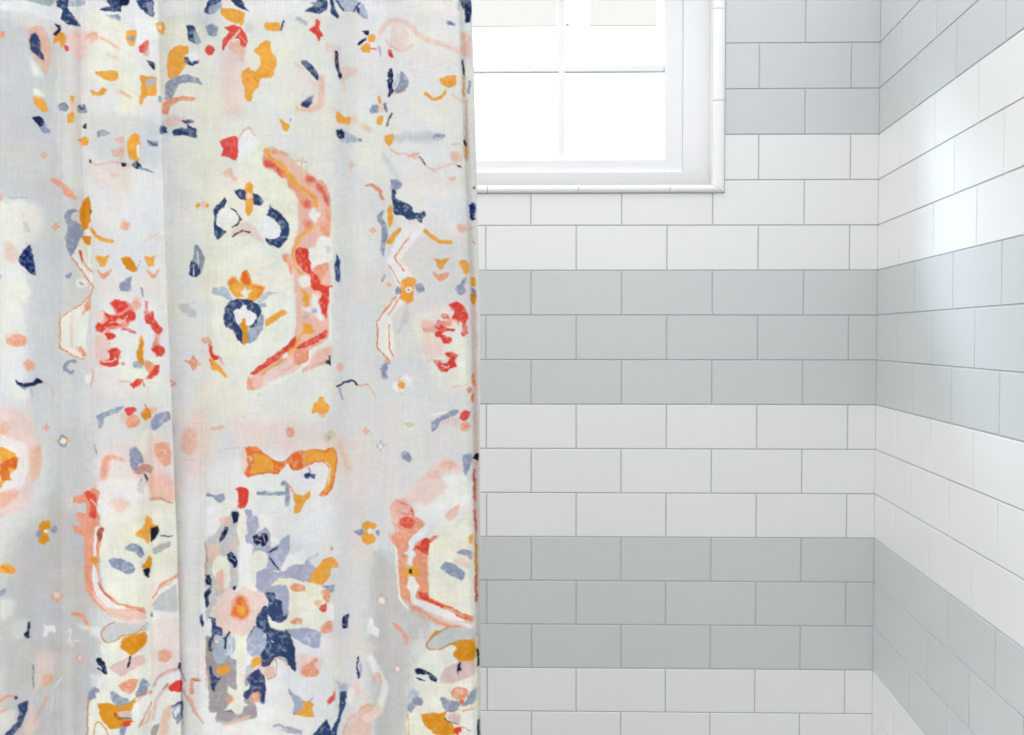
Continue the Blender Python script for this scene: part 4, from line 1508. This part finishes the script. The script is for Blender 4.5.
# ---------------------------------------------------------------- window: reveal, casing, sash, muntins, panes
win = empty('window_1', ((WX0 + WX1) / 2, 0.05, WZ0)); win['kind'] = 'structure'
win['label'] = 'white framed window with four bright panes in the tiled back wall'
def wpart(mb, name, mats, label=None):
    o = mb.build(name, mats); fixn(o); o.parent = win; o.matrix_parent_inverse = Matrix.Translation(-win.location)
    if label: o['label'] = label
    return o
FR = 0.042                                   # depth of the casing face behind the tiles
# pixel measures of casing and sash taken at their own depth
cx1 = at_y(683.3, 100, FR).x; cz0 = at_y(600, 171.8, FR).z
gx1 = at_y(664.5, 100, FR + .012).x; gz0 = at_y(600, 160.2, FR + .012).z
mxc = at_y(561.5, 100, FR + .016).x; mzc = at_y(600, 68.8, FR + .016).z
gx0 = mxc - (gx1 - mxc); gz1 = mzc + (mzc - gz0)
cx0 = gx0 - (cx1 - gx1); cz1 = gz1 + (cz0 * -1 + gz0)
rv = MB()                                    # painted reveal boards lining the opening
s_ = 0.010
rv.box(WX1 - .0005, WX1 + s_, -0.002, FR + .06, WZ0 - s_, WZ1 + s_, 0); rv.box(WX0 - s_, WX0 + .0005, -0.002, FR + .06, WZ0 - s_, WZ1 + s_, 0)
rv.box(WX0, WX1, -0.002, FR + .06, WZ0 - s_, WZ0, 0); rv.box(WX0, WX1, -0.002, FR + .06, WZ1, WZ1 + s_, 0)
wpart(rv, 'reveal_boards', [M_paint])
def ring(mb, x0, x1, z0, z1, X0, X1, Zb, Zt, ya, yb, b):
    mb.box(x1, X1, ya, yb, Zb, Zt, 0, b); mb.box(X0, x0, ya, yb, Zb, Zt, 0, b)
    mb.box(x0, x1, ya + 1e-4, yb, Zb, z0, 0, b); mb.box(x0, x1, ya + 1e-4, yb, z1, Zt, 0, b)
cs = MB(); ring(cs, cx0, cx1, cz0, cz1, WX0 + .0001, WX1 - .0001, WZ0 + .0001, WZ1 - .0001, FR, FR + .05, 0.0008)
wpart(cs, 'window_frame', [M_paint])
sa = MB(); ring(sa, gx0, gx1, gz0, gz1, cx0 + .0001, cx1 - .0001, cz0 + .0001, cz1 - .0001, FR + .007, FR + .045, 0.0008)
sash = wpart(sa, 'sash', [M_paint])
mu = MB(); mu.box(mxc - .0055, mxc + .0055, FR + .014, FR + .024, gz0, gz1, 0, 0.0012)
wpart(mu, 'muntin', [M_paint], 'upright white glazing bar')
mu = MB(); mu.box(gx0, gx1, FR + .0145, FR + .0245, mzc - .0055, mzc + .0055, 0, 0.0012)
wpart(mu, 'muntin', [M_paint], 'level white glazing bar')
gl = bpy.data.materials.new('window_glass'); gl.use_nodes = True; n = gl.node_tree.nodes; l = gl.node_tree.links; n.clear()
go = n.new('ShaderNodeOutputMaterial'); gm = n.new('ShaderNodeMixShader'); gt = n.new('ShaderNodeBsdfTransparent'); gg = n.new('ShaderNodeBsdfGlossy')
gt.inputs[0].default_value = (0.97, 0.985, 0.98, 1); gg.inputs['Roughness'].default_value = 0.02
gm.inputs[0].default_value = 0.05; l.new(gt.outputs[0], gm.inputs[1]); l.new(gg.outputs[0], gm.inputs[2]); l.new(gm.outputs[0], go.inputs[0])
for (a, b) in ((gx0, mxc), (mxc, gx1)):
    for (c, d) in ((gz0, mzc), (mzc, gz1)):
        p = MB(); p.box(a + (.0056 if a == mxc else 0), b - (.0056 if b == mxc else 0), FR + .017, FR + .020, c + (.0056 if c == mzc else 0), d - (.0056 if d == mzc else 0), 0)
        wpart(p, 'pane', [gl])

# ---------------------------------------------------------------- outside: beige eave of the neighbouring house high up, with a white corner board
M_soffit = material('beige_soffit_paint', srgb(229, 224, 219), 0.8, 0.2, 0.05, 3)
M_bracket = material('white_bracket_paint', (0.9, 0.9, 0.9), 0.6, 0.3)
EY = 2.2
e0 = at_y(380, 27, EY); e1 = at_y(700, 27, EY)
eave = empty('roof_eave', (e0.x, EY, e0.z))
eave['label'] = 'pale beige eave board outside, behind the top panes of the window'; eave['category'] = 'eave'
def epart(mb, name, mats):
    o = mb.build(name, mats); fixn(o); o.parent = eave; o.matrix_parent_inverse = Matrix.Translation(-eave.location); return o
for nme, xa, xb, mat, yo in (('fascia_board', 380, 557, M_soffit, 0), ('corner_board', 565, 569.5, M_bracket, -.02), ('fascia_board', 589, 657, M_soffit, 0)):
    a = at_y(xa, 27, EY).x; b = at_y(xb, 27, EY).x
    m_ = MB(); m_.box(a + .002, b - .002, EY + yo, EY + yo + (.008 if yo == 0 else .02), e0.z, e0.z + 0.22, 0, 0.001)
    epart(m_, nme, [mat])
# ---------------------------------------------------------------- printed curtain cloth
# colours of the print
PAL = dict(n=(60, 78, 120), N=(38, 48, 82), n2=(38, 52, 110), k=(34, 36, 48), b=(158, 167, 190), b2=(158, 167, 190), bg=(184, 188, 212), l=(190, 202, 220),
           o=(248, 180, 80), y=(232, 158, 48), O=(240, 125, 58), r=(236, 88, 82), R=(232, 80, 66), P=(244, 172, 140), pp=(246, 222, 214),
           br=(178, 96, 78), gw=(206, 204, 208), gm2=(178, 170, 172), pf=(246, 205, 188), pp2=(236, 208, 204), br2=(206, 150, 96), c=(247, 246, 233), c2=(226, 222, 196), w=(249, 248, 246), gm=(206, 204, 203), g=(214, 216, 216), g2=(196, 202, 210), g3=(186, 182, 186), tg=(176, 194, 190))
BASE = (234, 233, 231)
SS = 1.5                                    # samples per pixel of the photograph frame
PW, PH = int(500 * SS), int(735 * SS)
rng = np.random.RandomState(7)
def vnoise(h, w, cell, oct=3, sd=0):
    out = np.zeros((h, w)); amp = 1.0; tot = 0
    r = np.random.RandomState(sd)
    for o in range(oct):
        c = max(cell / (2 ** o), 1.0)
        gh, gw = int(h / c) + 3, int(w / c) + 3
        g = r.uniform(-1, 1, (gh, gw))
        yy = np.arange(h) / c; xx = np.arange(w) / c
        y0 = yy.astype(int); x0 = xx.astype(int); fy = yy - y0; fx = xx - x0
        fy = fy * fy * (3 - 2 * fy); fx = fx * fx * (3 - 2 * fx)
        a = g[y0][:, x0]; b = g[y0][:, x0 + 1]; c_ = g[y0 + 1][:, x0]; d = g[y0 + 1][:, x0 + 1]
        fy = fy[:, None]; fx = fx[None]
        out += amp * ((a * (1 - fx) + b * fx) * (1 - fy) + (c_ * (1 - fx) + d * fx) * fy); tot += amp; amp *= 0.5
    return out / tot
def lin(c):
    c = np.asarray(c, float) / 255
    return np.where(c <= 0.04045, c / 12.92, ((c + 0.055) / 1.055) ** 2.4)
img = np.empty((PH, PW, 3)); img[:] = np.array(BASE, float)
warpx = vnoise(PH, PW, 7 * SS, 3, 1) * 1.5 + vnoise(PH, PW, 2.6 * SS, 2, 11) * 0.9; warpy = vnoise(PH, PW, 7 * SS, 3, 2) * 1.5 + vnoise(PH, PW, 2.6 * SS, 2, 12) * 0.9
dry = vnoise(PH, PW, 3.0 * SS, 3, 3); wash = vnoise(PH, PW, 14 * SS, 3, 4)
ORG = {'A': 0, 'B': 120, 'C': 240, 'D': 360}; ROWO = {'1': 0, '2': 180, '3': 360, '4': 545}
def smooth_closed(P):
    n = len(P); out = []
    for i in range(n):
        p0, p1, p2, p3 = P[i - 1], P[i], P[(i + 1) % n], P[(i + 2) % n]
        d = np.hypot(*(p2 - p1)); k = 4 if d > 3 else 2
        for t in np.arange(k) / k:
            cr_ = 0.5 * ((2 * p1) + (-p0 + p2) * t + (2 * p0 - 5 * p1 + 4 * p2 - p3) * t * t + (-p0 + 3 * p1 - 3 * p2 + p3) * t ** 3)
            ln_ = p1 * (1 - t) + p2 * t
            out.append(cr_ * 0.6 + ln_ * 0.4)
    return np.array(out)
def smooth_open(P):
    if len(P) < 3: return P
    Q = np.vstack([2 * P[0] - P[1], P, 2 * P[-1] - P[-2]]); out = []
    for i in range(1, len(Q) - 2):
        p0, p1, p2, p3 = Q[i - 1], Q[i], Q[i + 1], Q[i + 2]
        for t in (0, .25, .5, .75):
            out.append(0.5 * ((2 * p1) + (-p0 + p2) * t + (2 * p0 - 5 * p1 + 4 * p2 - p3) * t * t + (-p0 + 3 * p1 - 3 * p2 + p3) * t ** 3))
    out.append(Q[-2]); return np.array(out)
def region(P, pad):
    x0 = max(int((P[:, 0].min() - pad) * SS), 0); x1 = min(int((P[:, 0].max() + pad) * SS) + 2, PW)
    y0 = max(int((P[:, 1].min() - pad) * SS), 0); y1 = min(int((P[:, 1].max() + pad) * SS) + 2, PH)
    return x0, x1, y0, y1
def sdist(P, closed, sl, wk):
    ys, xs = np.mgrid[sl[2]:sl[3], sl[0]:sl[1]]
    X = (xs + .5) / SS + warpx[sl[2]:sl[3], sl[0]:sl[1]] * wk; Y = (ys + .5) / SS + warpy[sl[2]:sl[3], sl[0]:sl[1]] * wk
    best = np.full(X.shape, 1e9); inside = np.zeros(X.shape, bool)
    n = len(P)
    for i in range(n if closed else n - 1):
        ax, ay = P[i]; bx, by = P[(i + 1) % n]
        dx, dy = bx - ax, by - ay; L = dx * dx + dy * dy + 1e-12
        t = np.clip(((X - ax) * dx + (Y - ay) * dy) / L, 0, 1)
        best = np.minimum(best, (X - ax - t * dx) ** 2 + (Y - ay - t * dy) ** 2)
        if closed and ay != by:
            c = ((ay > Y) != (by > Y)) & (X < dx * (Y - ay) / dy + ax)
            inside ^= c
    d = np.sqrt(best)
    return (np.where(inside, d, -d) if closed else -d)
def paint(col, alpha, feather, P, closed, width=0, ground=False):
    pad = feather + width + 3
    sl = region(P, pad)
    if sl[1] <= sl[0] or sl[3] <= sl[2]: return
    wk = 0.8 if not ground else 3.5
    d = sdist(P, closed, sl, wk)
    if not closed: d = d + width / 2
    a = np.clip(0.5 + d / feather, 0, 1); a = a * a * (3 - 2 * a) * alpha
    s = np.s_[sl[2]:sl[3], sl[0]:sl[1]]
    c = np.array(PAL[col], float)
    if ground:
        a = a * np.clip(0.9 + 0.35 * wash[s], 0, 1)
        cc = c[None, None, :] + (wash[s] * 2.5)[..., None]
    else:
        # dry-brushed print: pale linen shows through the ink in flecks
        amt = 0.34 if col in ('n', 'N', 'n2', 'R', 'O', 'b', 'bg', 'l', 'P', 'br') else 0.12
        a = a * np.clip(1 - amt * np.clip(dry[s] * 2.2 + 0.1, 0, 1.6), 0, 1)
        cc = c[None, None, :] + (wash[s] * 9 + dry[s] * 5)[..., None]
    img[s] = img[s] * (1 - a[..., None]) + np.clip(cc, 0, 255) * a[..., None]
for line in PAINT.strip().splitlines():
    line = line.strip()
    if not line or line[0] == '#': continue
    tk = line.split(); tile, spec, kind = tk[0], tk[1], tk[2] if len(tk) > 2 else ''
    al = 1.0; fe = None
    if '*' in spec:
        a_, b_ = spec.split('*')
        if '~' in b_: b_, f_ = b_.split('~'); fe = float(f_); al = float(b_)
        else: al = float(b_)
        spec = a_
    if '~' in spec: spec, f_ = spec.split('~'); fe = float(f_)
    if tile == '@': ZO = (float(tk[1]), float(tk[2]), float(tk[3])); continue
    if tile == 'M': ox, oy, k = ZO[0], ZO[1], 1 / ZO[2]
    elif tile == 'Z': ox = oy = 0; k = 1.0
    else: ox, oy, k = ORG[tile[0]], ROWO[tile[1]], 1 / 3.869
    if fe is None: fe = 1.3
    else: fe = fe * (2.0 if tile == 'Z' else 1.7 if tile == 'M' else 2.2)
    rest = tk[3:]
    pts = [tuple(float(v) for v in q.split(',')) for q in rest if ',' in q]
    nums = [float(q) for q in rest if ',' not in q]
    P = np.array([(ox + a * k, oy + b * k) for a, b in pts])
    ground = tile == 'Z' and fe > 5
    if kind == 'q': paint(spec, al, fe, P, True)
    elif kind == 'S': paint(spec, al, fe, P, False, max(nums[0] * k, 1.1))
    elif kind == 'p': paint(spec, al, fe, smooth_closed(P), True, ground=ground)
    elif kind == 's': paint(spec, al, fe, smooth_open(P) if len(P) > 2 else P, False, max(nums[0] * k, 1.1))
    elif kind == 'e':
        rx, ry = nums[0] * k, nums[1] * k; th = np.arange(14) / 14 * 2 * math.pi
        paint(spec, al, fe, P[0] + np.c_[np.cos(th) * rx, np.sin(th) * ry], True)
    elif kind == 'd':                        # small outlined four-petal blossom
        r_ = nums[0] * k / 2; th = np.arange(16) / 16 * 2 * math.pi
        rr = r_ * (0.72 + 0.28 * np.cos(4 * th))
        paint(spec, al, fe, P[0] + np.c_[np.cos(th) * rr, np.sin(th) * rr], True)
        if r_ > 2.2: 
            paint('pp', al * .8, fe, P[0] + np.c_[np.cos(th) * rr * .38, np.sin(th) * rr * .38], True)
# faint tinted watercolour washes: blush, lemon and blue drifting over the linen
for sd_, tint in ((21, (6, -3, -5)), (22, (3, 4, -9)), (23, (-7, -2, 4))):
    wv = np.clip(vnoise(PH, PW, 26 * SS, 4, sd_) * 2.2, 0, 1) * 0.55
    img += wv[..., None] * np.array(tint, float)
streak = vnoise(PH, PW // 4 + 1, 2.5 * SS, 3, 31); streak = np.repeat(streak, 4, axis=1)[:, :PW]
img += (streak * 3.0 + vnoise(PH, PW, 3 * SS, 2, 32) * 2.5)[..., None]
# faint wash mottling of the whole cloth
img += (vnoise(PH, PW, 40 * SS, 4, 9) * 4.0)[..., None]
img = np.clip(img, 0, 255)
alb = np.clip(lin(img) * ALB, 0.0, 0.93)

# cloth surface: a fine sheet hanging from above the frame, pushed into uneven folds
CY0 = -0.735
K = 1.15
def folds(xp, v):                            # xp: frame px measured at mid cloth depth, v: 0 top of frame .. 1 bottom ; returns depth in mm towards the room
    lean = lambda a: a
    y = v * 735
    k88 = 88 + np.clip((y - 150) / 200, 0, 1) * 8
    k165 = 161 + np.clip((y + 20) / 755, 0, 1) * 16
    k208 = 212 - np.clip(y / 735, 0, 1.2) * 9
    k462 = 462 + np.clip(y / 735, 0, 1) * 13
    s88 = np.clip(1 - (y - 150) / 500, 0.15, 1)
    w = lambda x, c, s: 0.5 + 0.5 * np.tanh((x - c) / s)
    h = 9 * np.cos((xp - 8) / 78 * 2 * np.pi) * w(-xp, -82, 8)
    h = h + (12 * s88) * w(xp, k88, 0.9) * (1 - w(xp, k165, 0.9))
    h = h + 5 * np.sin((xp - 95) / 70 * np.pi) * w(xp, k88, 6) * (1 - w(xp, k165, 4))
    h = h - 7 * w(xp, k165, 0.9) * (1 - w(xp, k208, 0.9))
    h = h + 13 * w(xp, k208, 0.9) * (1 - w(xp, 332, 10))
    h = h + 5 * np.cos((xp - 275) / 62 * np.pi) * w(xp, k208, 5) * (1 - w(xp, 330, 8))
    h = h + 11 * w(xp, 352, 9) * (1 - w(xp, k462, 0.8)) - 4.5 * np.exp(-((xp - 390) / 9) ** 2)
    h = h - 20 * w(xp, k462, 0.8) + 4 * np.exp(-((xp - k462 - 6) / 4) ** 2)
    h = h + 1.3 * np.sin(xp / 11 + 2.2 * np.sin(y / 260)) + 0.7 * np.sin(xp / 5.3 + y / 150)
    h = h - 6 * np.exp(-((xp - 150) / 4.5) ** 2) * np.clip((y - 330) / 120, 0, 1) - 4 * np.exp(-((xp - 50) / 6) ** 2)
    return h * K
def project(X, Y, Z):
    d = np.stack([X - CAM.x, Y - CAM.y, Z - CAM.z], -1)
    zc = d @ np.array(fwd); u = d @ np.array(right) / zc * F + CX; w_ = CY - d @ np.array(upv) / zc * F
    return u, w_
pL = at_y(-8, 367, CY0).x; pR = at_y(479.0, 367, CY0 + .012).x
zT = at_y(240, -10, CY0).z; zB = at_y(240, 745, CY0).z
st = 0.00064
xs = np.concatenate([np.arange(pL - 0.30, pL, 0.004), np.arange(pL, pR, st), [pR]])
zs = np.concatenate([np.arange(zT + 0.32, zT, -0.004), np.arange(zT, zB, -st), np.arange(zB, zB - 0.75, -0.004)])
XX, ZZ = np.meshgrid(xs, zs)
u0, w0 = project(XX, np.full_like(XX, CY0), ZZ)
edge = -7.5 * np.clip((330 - w0) / 330, 0, 1.3) ** 1.2 * np.clip((u0 - 380) / 90, 0, 1) ** 1.5   # the free edge leans in towards the top
D = folds(u0 + edge * 0, np.clip(w0 / 735, -0.5, 1.6))
D = D * (1 + 0.15 * np.clip(w0 / 735, 0, 1.5))
yy_ = w0
k1_ = 161 + np.clip((yy_ + 20) / 755, 0, 1) * 16; k2_ = 462 + np.clip(yy_ / 735, 0, 1) * 13
over = lambda k, s, t: -np.exp(-((u0 - k) / s) ** 2) * np.tanh((u0 - k) / t)
XX = XX + 0.0055 * over(k1_, 12, 1.0) + 0.0016 * over(k2_, 4, 0.8)   # folds that lap over their neighbour
XX = XX + edge * 0.00093
YY = CY0 - D * 0.001
u1, w1 = project(XX, YY, ZZ)
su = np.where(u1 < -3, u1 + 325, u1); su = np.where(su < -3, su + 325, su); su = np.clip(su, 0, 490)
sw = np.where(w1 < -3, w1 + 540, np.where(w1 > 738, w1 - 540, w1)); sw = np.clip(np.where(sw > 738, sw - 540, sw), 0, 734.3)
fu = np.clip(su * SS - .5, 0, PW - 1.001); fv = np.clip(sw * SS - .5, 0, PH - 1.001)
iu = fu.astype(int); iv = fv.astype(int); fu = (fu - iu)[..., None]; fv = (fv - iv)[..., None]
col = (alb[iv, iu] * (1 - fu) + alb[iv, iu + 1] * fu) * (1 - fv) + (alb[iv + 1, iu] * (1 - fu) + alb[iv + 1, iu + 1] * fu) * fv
NR, NC = XX.shape
me = bpy.data.meshes.new('shower_curtain')
me.vertices.add(NR * NC)
me.vertices.foreach_set('co', np.stack([XX, YY, ZZ], -1).astype(np.float32).ravel())
ii = np.arange(NR * NC).reshape(NR, NC)
quads = np.stack([ii[:-1, :-1], ii[1:, :-1], ii[1:, 1:], ii[:-1, 1:]], -1).reshape(-1, 4)
me.loops.add(quads.size); me.loops.foreach_set('vertex_index', quads.astype(np.int32).ravel())
me.polygons.add(len(quads)); me.polygons.foreach_set('loop_start', np.arange(0, quads.size, 4, dtype=np.int32))
me.polygons.foreach_set('use_smooth', np.ones(len(quads), bool))
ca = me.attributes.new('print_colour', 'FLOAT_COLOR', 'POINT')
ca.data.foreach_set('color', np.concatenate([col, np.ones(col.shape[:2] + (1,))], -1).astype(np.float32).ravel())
me.update(calc_edges=True)
cm = bpy.data.materials.new('printed_linen'); cm.use_nodes = True; n = cm.node_tree.nodes; l = cm.node_tree.links; n.clear()
co = n.new('ShaderNodeOutputMaterial'); mx = n.new('ShaderNodeMixShader'); mx.inputs[0].default_value = 0.22
df = n.new('ShaderNodeBsdfDiffuse'); df.inputs['Roughness'].default_value = 0.6; tr = n.new('ShaderNodeBsdfTranslucent')
at = n.new('ShaderNodeAttribute'); at.attribute_name = 'print_colour'
tcn = n.new('ShaderNodeTexCoord')
def thread(sx_, sz_, sc_):
    mp = n.new('ShaderNodeMapping'); mp.inputs['Scale'].default_value = (sx_, 1, sz_); l.new(tcn.outputs['Object'], mp.inputs[0])
    ns = n.new('ShaderNodeTexNoise'); ns.inputs['Scale'].default_value = sc_; ns.inputs['Detail'].default_value = 2; l.new(mp.outputs[0], ns.inputs[0]); return ns
t1 = thread(1, 0.05, 900); t2 = thread(0.05, 1, 900)
ad = n.new('ShaderNodeMath'); ad.operation = 'ADD'; l.new(t1.outputs['Fac'], ad.inputs[0]); l.new(t2.outputs['Fac'], ad.inputs[1])
ma = n.new('ShaderNodeMath'); ma.operation = 'MULTIPLY_ADD'; l.new(ad.outputs[0], ma.inputs[0]); ma.inputs[1].default_value = 0.16; ma.inputs[2].default_value = 0.84
sc_ = n.new('ShaderNodeVectorMath'); sc_.operation = 'SCALE'; l.new(at.outputs['Color'], sc_.inputs[0]); l.new(ma.outputs[0], sc_.inputs['Scale'])
l.new(sc_.outputs[0], df.inputs['Color']); l.new(sc_.outputs[0], tr.inputs['Color'])
bn = n.new('ShaderNodeBump'); bn.inputs['Strength'].default_value = 0.25; bn.inputs['Distance'].default_value = 0.0005
l.new(ad.outputs[0], bn.inputs['Height']); l.new(bn.outputs[0], df.inputs['Normal'])
l.new(df.outputs[0], mx.inputs[1]); l.new(tr.outputs[0], mx.inputs[2]); l.new(mx.outputs[0], co.inputs[0])
me.materials.append(cm)
cur = bpy.data.objects.new('shower_curtain', me); sc.collection.objects.link(cur)
cur['label'] = 'gathered linen shower curtain printed with orange, navy, red and blush rug motifs'
cur['category'] = 'curtain'
